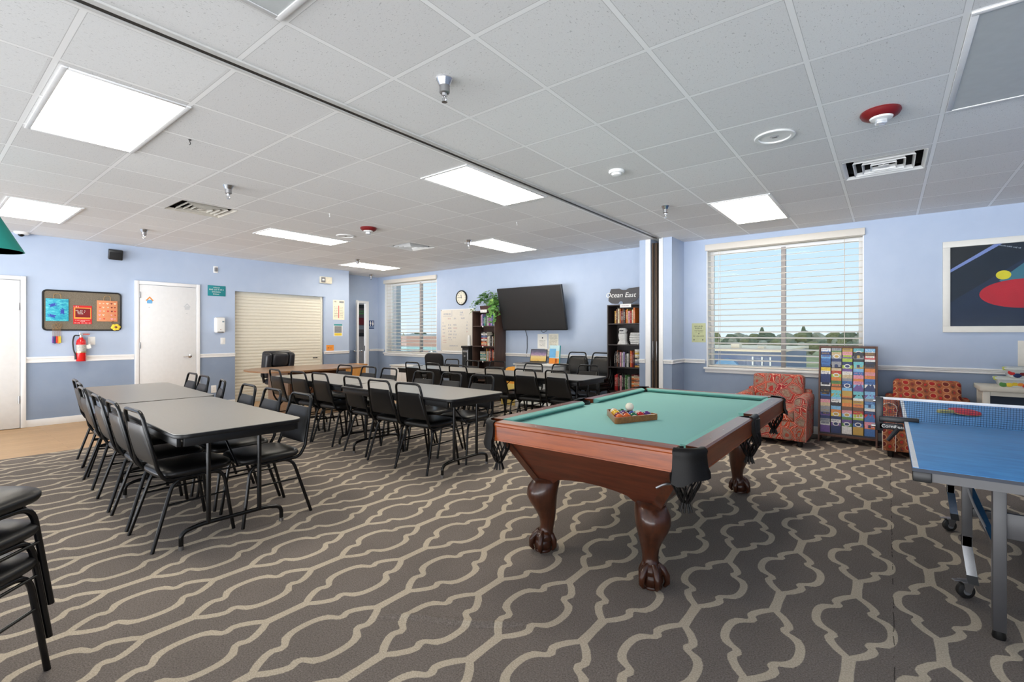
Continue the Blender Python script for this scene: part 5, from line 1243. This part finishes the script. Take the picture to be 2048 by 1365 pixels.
poster('wall_paper_notice', 'white paper notice with a small triangle emblem under the television', FW(-5.152, 1.185, 0), .225, .275, [(.45, .70, .56, .80, INK)]+[(.2, .18+.09*i, .8, .22+.09*i, 'text') for i in range(5)], PAPER, 'notice')
poster('wall_paper_notice', 'white paper notice with dense text, right one under the television', FW(-4.905, 1.19, 0), .222, .28, [(.1, .08+.075*i, .9, .115+.075*i, 'text') for i in range(11)], C('cream_sheet', 234, 230, 214), 'notice')
poster('wall_paper_notice', 'half-hidden white sheet behind the laptop on the chair rail', FW(-4.98, .975, .03), .20, .15, [(.1, .3+.15*i, .9, .38+.15*i, 'text') for i in range(3)], PAPER, 'notice')
wk = thing('white_desk', 'white desk below the television carrying the laptop', 'desk', (-4.92, 7.13, 0))
g = MB(); g.box(-.44, -.27, .765, .44, .27, .795, .004); g.done('desktop', WHITE, wk)
for s in (-1, 1): g = MB(); g.box(s*.40-.02, -.24, 0, s*.40+.02, .25, .765, .003); g.done('side_panel', WHITE, wk)
g = MB(); g.box(-.38, -.22, .60, .38, .24, .765, .003); d = g.done('drawer', WHITE, wk); g = MB(); g.box(-.38, .20, .08, .38, .22, .60); g.done('back_panel', DOORW, wk); g = MB(); g.box(-.38, -.20, .06, .38, .20, .08, .002); g.done('lower_shelf', WHITE, wk)
lp = thing('laptop', 'open laptop showing a yellow and purple sunset on the white desk', 'laptop', (-5.03, 7.07, .795), R(4))
g = MB(); g.box(-.19, -.13, 0, .19, .13, .018, .004); g.done('base', mat('laptop_grey', S(92, 94, 100), .4), lp); g = MB(); g.box(-.16, -.10, .018, .16, .04, .020); g.done('keyboard', BLACK, lp, smooth=0)
M = Matrix.Translation((0, .12, .02)) @ Matrix.Rotation(R(-12), 4, 'X'); g = MB(); g.box(-.175, -.006, 0, .175, .006, .235, .004, 2, M); sc_ = g.done('screen_lid', BLACK, lp)
def sunset():
    m = bpy.data.materials.new('sunset_screen'); k = NT(m); z = k.sep(k.obj()); n_ = k.noise(k.scale(k.obj(), (1, 1, 3)), 22, 3)
    f = k.M('ADD', k.M('DIVIDE', z[2], .25), k.M('MULTIPLY', k.M('SUBTRACT', n_, .5), .25)); c = k.ramp(f, [(.05, S(40, 32, 22)), (.17, S(226, 178, 84)), (.45, S(238, 206, 128)), (.6, S(168, 136, 168)), (.85, S(84, 82, 108))])
    k.base((0.02, .02, .02, 1)); k.put(k.p.inputs['Emission Color'], c); k.p.inputs['Emission Strength'].default_value = .8; return m
g = MB(); g.box(-.163, -.0075, .012, .163, -.0062, .225, 0, 2, M); g.done('lit_screen', sunset(), sc_, smooth=0)
tr = MB(); tr.box(-.26, -.06, 0, .22, .06, .012, .003); o = tr.done('document_tray', mat('grey_tray', S(112, 114, 118), .5), loc=(-5.06, 6.91, .795)); tag(o, 'flat grey tray at the front of the white desk', 'tray')
db = poster('display_board', 'pale blue and orange tropical display card standing on the white desk', Matrix.Translation((-4.65, 7.14, .795+.166)) @ Matrix.Rotation(R(84), 4, 'X'), .21, .325, [(0, 0, 1, .30, ORANGE), (0, .33, .65, .82, SKYC), (.62, .35, .95, .70, BEIGE), (.6, .05, .8, .28, C('deep_orange', 206, 108, 40))], C('pale_blue', 196, 226, 234), 'display card')
g = MB(); g.box(.105, -.1625, -.005, .125, .1625, .004); g.done('edge_strip', TEAL, db, smooth=0)
yb = thing('storage_tub', 'orange-yellow storage tub on a crate left of the white desk', 'storage tub', (-5.58, 7.15, 0))
g = MB(); g.box(-.17, -.16, 0, .17, .16, .40, .006); g.done('crate', C('tub_pale', 222, 196, 110), yb); g = MB(); g.rings([[Vector((x*f, y*f, z)) for x, y in rrect(.32, .30, .06)] for z, f in ((.40, .92), (.58, 1), (.66, .85), (.70, .5), (.71, .1))]); g.done('tub', C('tub_orange', 226, 158, 60), yb)

# ---------------------------------------------------------------- folding partition stowed in the pilaster
fp = thing('folding_partition', 'stowed brown folding partition panels in the pilaster slot', 'folding partition', (-2.745, 7.2, 0))
PART = wood('partition_brown', S(74, 58, 46), S(104, 84, 66), .45, 2, 4)
for i, x in enumerate((-.045, -.018, .010, .040)): g = MB(); g.box(x-.011, -.215 + .01*(i % 2), .01, x+.011, .20, 2.70, .003); o = g.done('panel', [PART, mat('partition_dark', S(40, 33, 29), .5), PART, mat('partition_dark', S(40, 33, 29), .5)][i], fp)
for x in (-.032, .026): g = MB(); g.box(x-.004, -.232, .93, x+.004, -.212, 1.22, .003); g.done('pull_handle', STEEL, fp)

# ---------------------------------------------------------------- armchairs
def floral():
    m = bpy.data.materials.new('red_floral_fabric'); k = NT(m); o = k.obj()
    wob = k.n('ShaderNodeTexNoise'); wob.inputs['Scale'].default_value = 9; k.l(o, wob.inputs['Vector'])
    v2 = k.mix(.06, o, wob.outputs['Color'])
    a = k.n('ShaderNodeTexVoronoi', feature='DISTANCE_TO_EDGE'); a.inputs['Scale'].default_value = 8.5; k.l(v2, a.inputs['Vector'])
    b = k.n('ShaderNodeTexVoronoi', feature='F1'); b.inputs['Scale'].default_value = 8.5; k.l(v2, b.inputs['Vector'])
    n = k.noise(o, 3, 2); red = k.ramp(n, [(.35, S(156, 32, 44)), (.65, S(186, 64, 34))])
    grey = k.ramp(k.noise(o, 40, 2), [(.3, S(130, 106, 92)), (.7, S(166, 140, 122))])
    line = k.M('LESS_THAN', a.outputs['Distance'], .085); thin = k.M('LESS_THAN', k.M('ABSOLUTE', k.M('SUBTRACT', a.outputs['Distance'], .17)), .016); dot = k.M('LESS_THAN', b.outputs['Distance'], .15)
    c = k.mix(line, grey, red); c = k.mix(thin, c, red); c = k.mix(k.M('MULTIPLY', dot, .8), c, red); c = k.mix(k.M('LESS_THAN', a.outputs['Distance'], .012), c, S(226, 176, 150))
    k.base(c); k.set(Roughness=.85); k.bump(k.noise(o, 500, 1), .2, .002); return m
def motif():
    m = bpy.data.materials.new('rust_motif_fabric'); k = NT(m); P = k.sep(k.obj()); 
    u = k.M('ADD', P[0], k.M('MULTIPLY', P[1], .6)); w = k.M('ADD', P[2], k.M('MULTIPLY', P[1], .8))
    def cell(v, s, o=0): return k.M('SUBTRACT', k.M('FRACT', k.M('ADD', k.M('DIVIDE', v, s), o)), .5)
    cu, cw = cell(u, .115), cell(w, .075); d = k.M('SQRT', k.M('ADD', k.M('POWER', k.M('MULTIPLY', k.M('ABSOLUTE', cu), 1.5), 2), k.M('POWER', cw, 2)))
    cu2, cw2 = cell(u, .115, .5), cell(w, .075, .3); d2 = k.M('SQRT', k.M('ADD', k.M('POWER', k.M('MULTIPLY', k.M('ABSOLUTE', cu2), 2.1), 2), k.M('POWER', cw2, 2)))
    n = k.noise(k.obj(), 18, 3); base = k.ramp(n, [(.3, S(150, 84, 52)), (.7, S(186, 110, 70))])
    c = k.mix(k.M('LESS_THAN', d, .30), base, k.ramp(k.noise(k.obj(), 9, 1), [(.4, S(170, 36, 36)), (.6, S(110, 40, 34))])); c = k.mix(k.M('LESS_THAN', k.M('ABSOLUTE', k.M('SUBTRACT', d, .38)), .035), c, S(206, 150, 110))
    c = k.mix(k.M('LESS_THAN', d2, .26), c, k.ramp(n, [(.4, S(196, 50, 44)), (.6, S(92, 62, 50))])); c = k.mix(k.M('LESS_THAN', k.M('ABSOLUTE', k.M('SUBTRACT', d2, .33)), .03), c, S(84, 56, 44))
    k.base(c); k.set(Roughness=.85); k.bump(k.noise(k.obj(), 500, 1), .2, .002); return m
def armchair(name, label, loc, W_, D, fab, pipe, armm=None):
    t = thing(name, label, 'armchair', loc); hw = W_/2; aw = .135; armm = armm or fab
    g = MB(); g.box(-hw+.02, -D/2+.02, .07, hw-.02, D/2-.02, .30, .02, 3); g.done('base', fab, t)
    g = MB(); g.box(-hw+aw-.005, -D/2+.01, .29, hw-aw+.005, D/2-.2, .44, .04, 4); g.done('seat_cushion', fab, t, smooth=60)
    g = MB(); M = Matrix.Translation((0, D/2-.16, .40)) @ Matrix.Rotation(R(-7), 4, 'X'); g.box(-hw+aw-.03, -.09, 0, hw-aw+.03, .09, .405, .045, 4, M); b = g.done('backrest', fab, t, smooth=60)
    g = MB(); g.box(-hw+.03, D/2-.13, .08, hw-.03, D/2-.01, .62, .03, 3); g.done('back_frame', fab, t, smooth=60)
    for s in (-1, 1):
        x = s*(hw-aw/2); rg = []
        sec = [(-.055, .075), (-.058, .30), (-.062, .46), (-.070, .52), (-.062, .56), (-.035, .582), (0, .590), (.035, .582), (.062, .56), (.070, .52), (.062, .46), (.058, .30), (.055, .075)]
        for y, f in ((-D/2-.006, .93), (-D/2+.008, 1), (D/2-.12, 1), (D/2-.09, .93)): rg.append([Vector((x+a*f, y, .33+(z-.33)*f)) for a, z in sec])
        g = MB(); g.rings(rg); a = g.done('armrest', fab, t, smooth=50)
        if armm is not fab:
            g = MB(); g.rings([[Vector((x+a_*1.01, y, z+.002)) for a_, z in (sec[1:-1] if True else sec)]+[Vector((x+s*.0, y, .30))] for y in (-D/2+.012, D/2-.122)], cap=False); g.done('armrest_top', armm, a, smooth=50)
        g = MB(); g.tube([Vector((x+p[0]*.96, -D/2-.002, p[1])) for p in sec], .0055, 6); g.done('piping', pipe, a, smooth=60)
    for sx in (-1, 1):
        for sy in (-1, 1): g = MB(); g.lathe([(0, 0), (.024, 0), (.032, .075), (0, .075)], 12, Matrix.Translation((sx*(hw-.08), sy*(D/2-.08), 0))); g.done('foot', BLACK, t)
    return t
armchair('patterned_armchair', 'armchair in red floral fabric under the large right window', (-1.13, 6.86, 0), .80, .82, floral(), C('piping_red', 196, 120, 110), None)
armchair('patterned_armchair', 'rust armchair with rows of red motifs behind the table tennis net', (.345, 6.96, 0), .80, .82, motif(), C('piping_cream', 226, 206, 186), None)

# ---------------------------------------------------------------- brochure rack
br = thing('brochure_rack', 'wooden brochure rack full of leaflets between the two armchairs', 'brochure rack', (-.388, 7.02, 0))
RW = wood('rack_walnut', S(84, 56, 46), S(110, 76, 62), .5, 2, 4); hw = .295
def yf(z): return .005+.15*z/1.18
for s in (-1, 1): g = MB(); g.rings([[Vector((s*hw+dx, y, z)) for y, z in ((0, 0), (.30, 0), (.33, 1.18), (.15, 1.18))] for dx in ((-.018, 0) if s > 0 else (0, .018))]); g.done('side_panel', RW, br, smooth=0)
g = MB(); g.rings([[Vector((x, y, z)) for y, z in ((yf(.08)+.10, .08), (yf(1.16)+.09, 1.165), (yf(1.16)+.10, 1.165), (yf(.08)+.11, .08))] for x in (-hw+.018, hw-.018)]); g.done('back_panel', RW, br, smooth=0)
g = MB(); g.box(-hw+.018, .004, .075, hw-.018, .13, .10, .002); g.done('bottom_shelf', RW, br); g = MB(); g.box(-hw+.018, .152, 1.155, hw-.018, .33, 1.18, .002); g.done('top_panel', RW, br)
for i in range(1, 5): x = -hw+.018+i*(2*hw-.036)/5; g = MB(); g.rings([[Vector((x+dx, y, z)) for y, z in ((yf(.10)+.012, .10), (yf(1.15)+.012, 1.155), (yf(1.15)+.09, 1.155), (yf(.1)+.10, .10))] for dx in (-.002, .002)]); g.done('divider', BLACK, br, smooth=0)
NT_ = 9; P0 = .117
for r_ in range(NT_): z = .100+P0*r_; g = MB(); g.box(-hw+.018, yf(z)+.0062, z, hw-.018, yf(z)+.0085, z+.02); g.done('pocket_lip', mat('clear_lip', S(60, 60, 70), .3), br, smooth=0)
PAL = dict(navy=(34, 52, 104), blue=(62, 112, 180), sky=(128, 186, 226), aqua=(110, 196, 204), white=(232, 232, 230), yellow=(226, 196, 64), gold=(196, 160, 70), orange=(222, 132, 60), red=(196, 40, 40), pink=(226, 150, 170), green=(92, 140, 70), lime=(170, 196, 70), purple=(110, 80, 150), black=(34, 34, 44), grey=(150, 152, 158), sand=(206, 186, 150), brown=(110, 76, 54))
DES = [['white blue navy', 'navy sky blue', 'blue navy yellow', 'white navy navy', 'navy white black', 'black blue navy', 'pink sand grey', 'grey purple navy', 'grey white purple'],
       ['grey green sand', 'sand grey navy', 'grey black sand', 'red lime orange', 'green brown orange', 'aqua gold sky', 'white black sky', 'orange yellow navy', 'white purple navy'],
       ['gold purple sand', 'pink purple lime', 'navy lime purple', 'white sand grey', 'blue navy sky', 'gold orange brown', 'gold orange brown', 'pink sky green', 'purple green white'],
       ['aqua gold sky', 'black grey black', 'aqua gold sky', 'blue pink orange', 'pink sky purple', 'aqua black white', 'gold orange brown', 'red white lime', 'navy blue gold'],
       ['sky white pink', 'brown red white', 'black brown orange', 'pink orange blue', 'blue white navy', 'sky purple grey', 'blue sky white', 'navy red blue', 'pink orange blue']]
cwid = (2*hw-.036)/5; q = random.Random(4)
for c_ in range(5):
    for r_ in range(NT_):
        cols = DES[c_][r_].split(); tier = NT_-1-r_; z0 = .102+P0*tier; H_ = .185 if tier < 8 else .115; lw = cwid-.010
        ordi = NUMW[r_]; cn = ['leftmost', 'second', 'middle', 'fourth', 'rightmost'][c_]
        t = thing('leaflet', f'{cols[0]} and {cols[1]} leaflet, {ordi} from the top in the {cn} rack column', 'leaflet', (br.location.x-hw+.018+cwid*(c_+.5), 7.02+yf(z0)+.010, z0), group='leaflets in the brochure rack')
        t.rotation_euler = (R(-3), 0, 0); off = q.uniform(-.012, .012)
        M = Matrix.Rotation(R(90), 4, 'X') @ Matrix.Translation((0, max(off, 0), 0))
        ms = [mat('print_'+x, S(*PAL[x]), .35, var=.22, vs=70) for x in cols]
        g = MB(); n_ = 6; bands = sorted({0.0, 1.0, .30+q.uniform(-.06, .06), .62+q.uniform(-.06, .06)})
        plate(g, M, -lw/2, 0, lw/2, H_, .004, 0, -.004); 
        top_ = H_; vis = P0*1.02; edges = [H_, H_-vis*.34, H_-vis*.68, 0]
        for i in range(3): g.mi = i; plate(g, M, -lw/2, edges[i+1], lw/2, edges[i], .0003, 0, 0)
        g.done('cover', ms, t, smooth=0)
        g = MB(); g.mi = 0; kind = q.randrange(4); yy = H_-vis*.45
        if kind == 0: g.prism([(a, b+yy) for a, b in oval(lw*.33, .026, 18)], .0006, M @ Matrix.Translation((0, 0, .0003))); g.mi = 1; g.prism([(a, b+yy) for a, b in oval(lw*.22, .016, 16)], .0009, M @ Matrix.Translation((0, 0, .0003)))
        elif kind == 1: g.prism([(-lw*.45, yy-.03), (-lw*.1, yy+.02), (lw*.05, yy-.005), (lw*.25, yy+.028), (lw*.46, yy-.03)], .0006, M @ Matrix.Translation((0, 0, .0003)))
        elif kind == 2: plate(g, M, -lw*.42, yy-.012, lw*.42, yy+.014, .0006, 0, .0003); g.mi = 1; scribble(g, M, -lw*.36, yy, lw*.38, .014, .0009, c_*10+r_)
        else:
            for j in range(3): g.mi = j % 2; plate(g, M, -lw*.44+j*lw*.30, yy-.022+.006*j, -lw*.44+j*lw*.30+lw*.25, yy+.014+.006*j, .0006, 0, .0003)
        scribble(g, M, -lw*.4, H_-vis*.13, lw*.4, .016, .0003, 900+c_*10+r_); g.done('printing', [ms[(1+r_) % 3] if kind else mat('print_white', S(*PAL['white']), .35), mat('print_gold', S(*PAL['gold']), .35) if r_ % 2 else mat('print_navy', S(*PAL['navy']), .35)], t, smooth=0)

# ---------------------------------------------------------------- right wall: posters, picture, table with tubs
poster('green_notice', 'pale green notice left of the large right window', FW(-2.266, 1.348), .205, .29, [(.2, .80, .85, .88, 'text'), (.24, .70, .8, .77, 'text'), (.2, .6, .85, .64, 'text'), (.22, .52, .8, .56, 'text'), (.47, .42, .55, .47, INK), (.1, .30, .9, .35, 'text'), (.12, .10, .20, .15, INK), (.75, .10, .83, .15, INK)], C('notice_green', 186, 192, 150), 'notice')
pf = thing('framed_picture', 'white framed picture of a red bat and yellow ball on the right wall', 'picture', (1.07, WY, 1.875))
MF_ = FR; g = MB()
for a in ((-.565, -.525, .565, -.455), (-.565, .455, .565, .525), (-.565, -.455, -.500, .455), (.500, -.455, .565, .455)): plate(g, MF_, *a, .03, .004)
g.done('frame', mat('cream_frame', S(224, 222, 214), .45, var=.02), pf)
def art(pts, col, z, nm, ro=.7, par=None):
    g = MB(); g.prism(pts, .0008, MF_ @ Matrix.Translation((0, 0, z))); return g.done(nm, mat('print_'+nm, S(*col), ro, var=.08, vs=8), par or pf, smooth=0)
cv = art([(-.50, -.455), (.50, -.455), (.50, .455), (-.50, .455)], (34, 48, 74), .010, 'picture_print')
art([(-.50, .20), (-.14, .455), (-.50, .455)], (36, 38, 44), .0108, 'dark_corner', par=cv)
art([(-.50, -.18), (.33, .455), (-.10, .455), (-.50, .17)], (28, 38, 54), .0109, 'painted_net', par=cv)
art([(-.50, .166), (-.075, .455), (-.139, .455), (-.50, .201)], (128, 142, 196), .0116, 'net_tape', par=cv)
art([(-.10, .05), (.0, -.05), (.50, -.05), (.50, .455), (.33, .455)], (66, 118, 136), .0112, 'painted_table', par=cv)
art([(.11+.368*math.cos(a), -.10+.16*math.sin(a)) for a in [2*math.pi*i/40 for i in range(40)]], (196, 34, 52), .0120, 'painted_bat', par=cv)
art([(-.066+.060*math.cos(a), .108+.050*math.sin(a)) for a in [2*math.pi*i/28 for i in range(28)]], (226, 208, 50), .0126, 'painted_ball', par=cv)
g = MB(); MM = MF_ @ Matrix.Translation((-.095, .440, .0124)) @ Matrix.Rotation(R(-17), 4, 'Z'); scribble(g, MM, 0, 0, .18, .014, 0, 77); g.done('lettering', C('art_white', 206, 212, 226), cv, smooth=0)
g = MB(); plate(g, MF_, -.498, -.453, .498, .453, .002, 0, .0145); g.done('picture_glass', GLASS, pf, smooth=0)
wp = MB(); wp.box(-.20, -.008, -.14, .20, 0, .14, .002); o = wp.done('blank_board', C('blank_cream', 226, 222, 212), loc=(1.315, WY, 1.12)); tag(o, 'blank cream board on the wall at the right edge above the tubs', 'board')
wt = thing('cream_side_table', 'cream side table at the right edge below the framed picture', 'table', (1.25, 7.18, 0)); CRM = mat('cream_paint', S(206, 200, 186), .5, var=.03)
g = MB(); g.box(-.49, -.22, .735, .49, .26, .785, .008); g.done('tabletop', CRM, wt); g = MB(); g.box(-.46, -.20, .69, .46, .24, .735); g.done('apron', CRM, wt)
for sx in (-1, 1):
    for y in (-.18, .22): g = MB(); g.box(sx*.44-.028, y-.028, 0, sx*.44+.028, y+.028, .735, .003); g.done('leg', CRM, wt)
g = MB(); g.box(-.40, .20, .10, .40, .21, .69); g.done('back_panel', mat('shadow_panel', S(60, 74, 92), .7), wt)  # dark sheet standing in for the shade under the table
def tub(label, x, y, z, w_, d_, h_, seed):
    t = thing('plastic_tub', label, 'tub', (x, y, z)); g = MB()
    g.rings([[Vector((a*f, b*f, zz)) for a, b in rrect(w_, d_, .03)] for zz, f in ((0, .9), (h_, 1.0), (h_, .97), (.006, .87))]); g.done('container', mat('cloudy_plastic', S(200, 204, 202), .2, var=.05), t)
    g = MB(); g.rings([[Vector((a*f, b*f, zz)) for a, b in rrect(w_, d_, .03)] for zz, f in ((h_, 1.03), (h_+.015, 1.03), (h_+.02, .95))]); g.done('lid', mat('pale_lid', S(206, 210, 204), .3), t)
    q = random.Random(seed); cs_ = [REDC, GRN, PURP, ORANGE, MAROON, NAVY, PINK, YEL]
    for i in range(14):
        xx = -w_*.43+i*w_*.066; g = MB(); g.ball((xx, -d_*.462, h_*q.uniform(.3, .65)), .034, 1, .2, .8, 9); g.done('coloured_toy', cs_[q.randrange(8)], t)
    for s in (-1, 1): g = MB(); g.box(s*w_*.5-.012, -.04, h_-.015, s*w_*.5+.02, .04, h_+.02, .006); g.done('clip', C('clip_lime', 196, 206, 96), t)
tub('clear plastic tub of coloured toys, the lower one on the cream table', 1.21, 7.17, .785, .62, .30, .075, 1)
tub('clear plastic tub of coloured toys, the upper one on the cream table', 1.25, 7.18, .881, .56, .28, .085, 2)
# ---------------------------------------------------------------- outside the windows
GZ = -3.6
def grass():
    m = bpy.data.materials.new('dry_grass'); k = NT(m); n = k.noise(k.pos(), .35, 5, .65); k.base(k.ramp(n, [(.3, S(112, 118, 78)), (.55, S(156, 156, 108)), (.75, S(182, 172, 130))])); k.set(Roughness=.95); return m
g = MB(); g.box(-420, 9, GZ-.2, 220, 480, GZ); struct(g.done('ground', grass(), smooth=0), 'dry grass outside the windows')
FOL = []
for nm, a, b, c in (('leaves_olive', (70, 78, 50), (112, 118, 78), (150, 150, 108)), ('leaves_dark', (52, 66, 52), (88, 102, 78), (124, 134, 108)), ('leaves_grey', (104, 112, 100), (138, 144, 126), (166, 168, 150))):
    m = bpy.data.materials.new(nm); k = NT(m); n = k.noise(k.obj(), 2.2, 4, .7); k.base(k.ramp(n, [(.32, S(*a)), (.5, S(*b)), (.7, S(*c))])); k.set(Roughness=.95); FOL.append(m)
TRK = C('trunk_grey', 104, 90, 74)
q = random.Random(31)
def crown_mb(r, h, z0, seed, nb=7, sub=2):
    p = random.Random(seed); g = MB()
    for i in range(nb):
        a = p.uniform(0, 6.28); rr = r*p.uniform(.35, .62); d = r*.5*p.random()
        s = bmesh.ops.create_icosphere(g.bm, subdivisions=sub, radius=rr, matrix=Matrix.Translation((d*math.cos(a), d*math.sin(a), z0+h*p.uniform(.3, .8))))
        for v in s['verts']: v.co += Vector((p.uniform(-1, 1), p.uniform(-1, 1), p.uniform(-1, 1)))*rr*.13
    return g
def tree(x, y, r, h, label, grp, m, seed, z0=.25):
    t = thing('tree', label, 'tree', (x, y, GZ), group=grp); g = crown_mb(r, h*(1-z0), h*z0, seed); g.done('crown', m, t, smooth=0); g = MB(); g.tube([(0, 0, 0), (.1, 0, h*.5)], [r*.09, r*.05], 7); g.done('trunk', TRK, t)
def ray_xy(px, d):
    u = (px-1024)/957; s_, c_ = math.sin(.6655), math.cos(.6655); return d*(-s_+u*c_), d*(c_+u*s_)
i = 0
for d, n_, h0, px0_, px1_, gr in ((170, 12, 4.9, 1418, 1735, 'far trees beyond the right window'), (112, 9, 3.3, 1555, 1735, 'bushes beyond the right window'), (122, 7, 3.4, 1418, 1560, 'trees behind the blue building')):
    for j in range(n_):
        px = px0_+(px1_-px0_)*(j+.5)/n_+q.uniform(-5, 5); x, y = ray_xy(px, d+q.uniform(-8, 8)); h = h0*q.uniform(.85, 1.15); r = (px1_-px0_)/n_/957*d*.75
        tree(x, y, r, h, f'{("far olive tree in the right window", "olive bush right of the blue building", "tree behind the blue building roof")[(170, 112, 122).index(d)]}, {NUMW[j]} from the left', gr, FOL[i % 3], 50+i, .02); i += 1
for px, d, h, nm in ((1524, 165, 6.9, 'taller dark tree rising above the tree line left of the window mullion'), (1607, 190, 7.9, 'slim grey-green pine rising above the tree line right of the mullion')):
    x, y = ray_xy(px, d); t = thing('tree', nm, 'tree', (x, y, GZ)); g = MB()
    for j in range(5): g.lathe([(0, h*.30+j*h*.12), (2.3-.38*j, h*.32+j*h*.12), (.3, h*.50+j*h*.13), (0, h*.50+j*h*.13)], 9)
    g.done('crown', FOL[1], t, smooth=0); g = MB(); g.tube([(0, 0, 0), (0, 0, h*.4)], .2, 6); g.done('trunk', TRK, t)
# low blue-grey building with awnings
bd = thing('building', 'low blue-grey building with pale flat roof and blue awnings outside the right window', 'building', (-13.6, 43.5, GZ))
BW = C('stucco_blue', 112, 122, 146, .8); g = MB(); g.box(-9, 0, 0, 6.9, 15, 3.42); g.done('walls', BW, bd, smooth=0); g = MB(); g.box(-9.2, -.25, 3.42, 7.1, 15.2, 3.60); g.done('roof', C('roof_sand', 222, 206, 178, .9), bd, smooth=0)
for x, w_ in ((.9, .75), (2.9, .95)):
    g = MB(); g.rings([[Vector((x+w_*math.cos(math.pi*j/14), -y, 1.95+.85*math.sin(math.pi*j/14))) for j in range(15)] for y in (0, .7)]); g.done('awning', C('awning_blue', 112, 154, 190, .5), bd)
    g = MB(); g.box(x-w_*.9, -.05, .5, x+w_*.9, .02, 1.95); g.done('window', C('shop_glass', 58, 78, 112, .2), bd, smooth=0)
for x in (4.35, 5.05, 5.65): g = MB(); g.box(x, -.08, .9, x+.4, .02, 2.9); g.done('window', C('shop_glass', 58, 78, 112, .2), bd, smooth=0); g = MB(); g.box(x+.42, -.12, .9, x+.52, .0, 3.0); g.done('white_frame', PAPER, bd, smooth=0)
for x, w_, h_ in ((-1.2, 1.0, .22), (2.4, .7, .5), (4.6, .5, .2)): g = MB(); g.box(x, 3, 3.6, x+w_, 4, 3.6+h_); g.done('roof_unit', C('roof_unit', 206, 196, 176), bd, smooth=0)
# tiled-roof houses seen through the corner window
def house(px, d, w_, dep, h, rh, label, wallc, roofc):
    x, y = ray_xy(px, d); t = thing('house', label, 'house', (x, y, GZ), R(20)); g = MB(); g.box(-w_/2, 0, 0, w_/2, dep, h); g.done('walls', wallc, t, smooth=0)
    g = MB(); g.rings([[Vector((xx*s, yy, zz)) for xx, yy, zz in ((1, -.5, h), (1, dep/2, h+rh), (1, dep+.5, h))] for s in (-w_/2-.4, w_/2+.4)]); g.done('roof', roofc, t, smooth=0)
    for j in range(4): g = MB(); g.box(-w_/2+w_*(.1+.22*j), -.06, h*.35, -w_/2+w_*(.1+.22*j)+w_*.1, .02, h*.8); g.done('window', C('house_glass', 70, 84, 96, .2), t, smooth=0)
TERR, BRICK, PALE = C('terracotta', 204, 156, 130, .9), C('brick_wall', 182, 140, 124, .9), C('pale_wall', 206, 196, 190, .9)
house(846, 62, 20, 9, 3.3, 1.2, 'orange tiled-roof house on the right behind the corner window', BRICK, TERR)
house(800, 78, 16, 9, 3.5, 1.0, 'pale house with a faded roof on the left behind the corner window', PALE, C('faded_roof', 216, 180, 162, .9))
house(830, 110, 34, 10, 3.9, .8, 'long grey-green house far behind the corner window', C('far_wall', 176, 182, 176, .9), C('far_roof', 168, 172, 168, .9))
x, y = ray_xy(828, 38); t = thing('canopy', 'long teal walkway canopy outside the corner window', 'canopy', (x, y, GZ), R(20)); g = MB(); g.box(-8, 0, 3.55, 8, 2.2, 3.85); g.done('fascia', C('canopy_teal', 126, 160, 160, .6), t, smooth=0)
for j in range(6): g = MB(); g.box(-7.5+3*j-.08, .1, 0, -7.5+3*j+.08, .26, 3.55); g.done('post', PAPER, t, smooth=0)
x, y = ray_xy(807, 70); t = thing('tree', 'small yellow-green cypress seen through the left half of the corner window', 'tree', (x, y, GZ)); g = MB(); g.lathe([(0, 1.2), (.55, 1.8), (.62, 3.0), (.3, 4.4), (0, 5.0)], 9); g.done('crown', FOL[0], t, smooth=0); g = MB(); g.tube([(0, 0, 0), (0, 0, 1.5)], .12, 6); g.done('trunk', TRK, t)
for j in range(7):
    px = 786+13*j; x, y = ray_xy(px, 150); tree(x, y, 3.5, 4.2*q.uniform(.85, 1.1), f'grey-green tree far beyond the corner window, {NUMW[j]} from the left', 'far trees beyond the corner window', FOL[2 if j % 2 else 1], 200+j, .02)
bpy.context.view_layer.update()
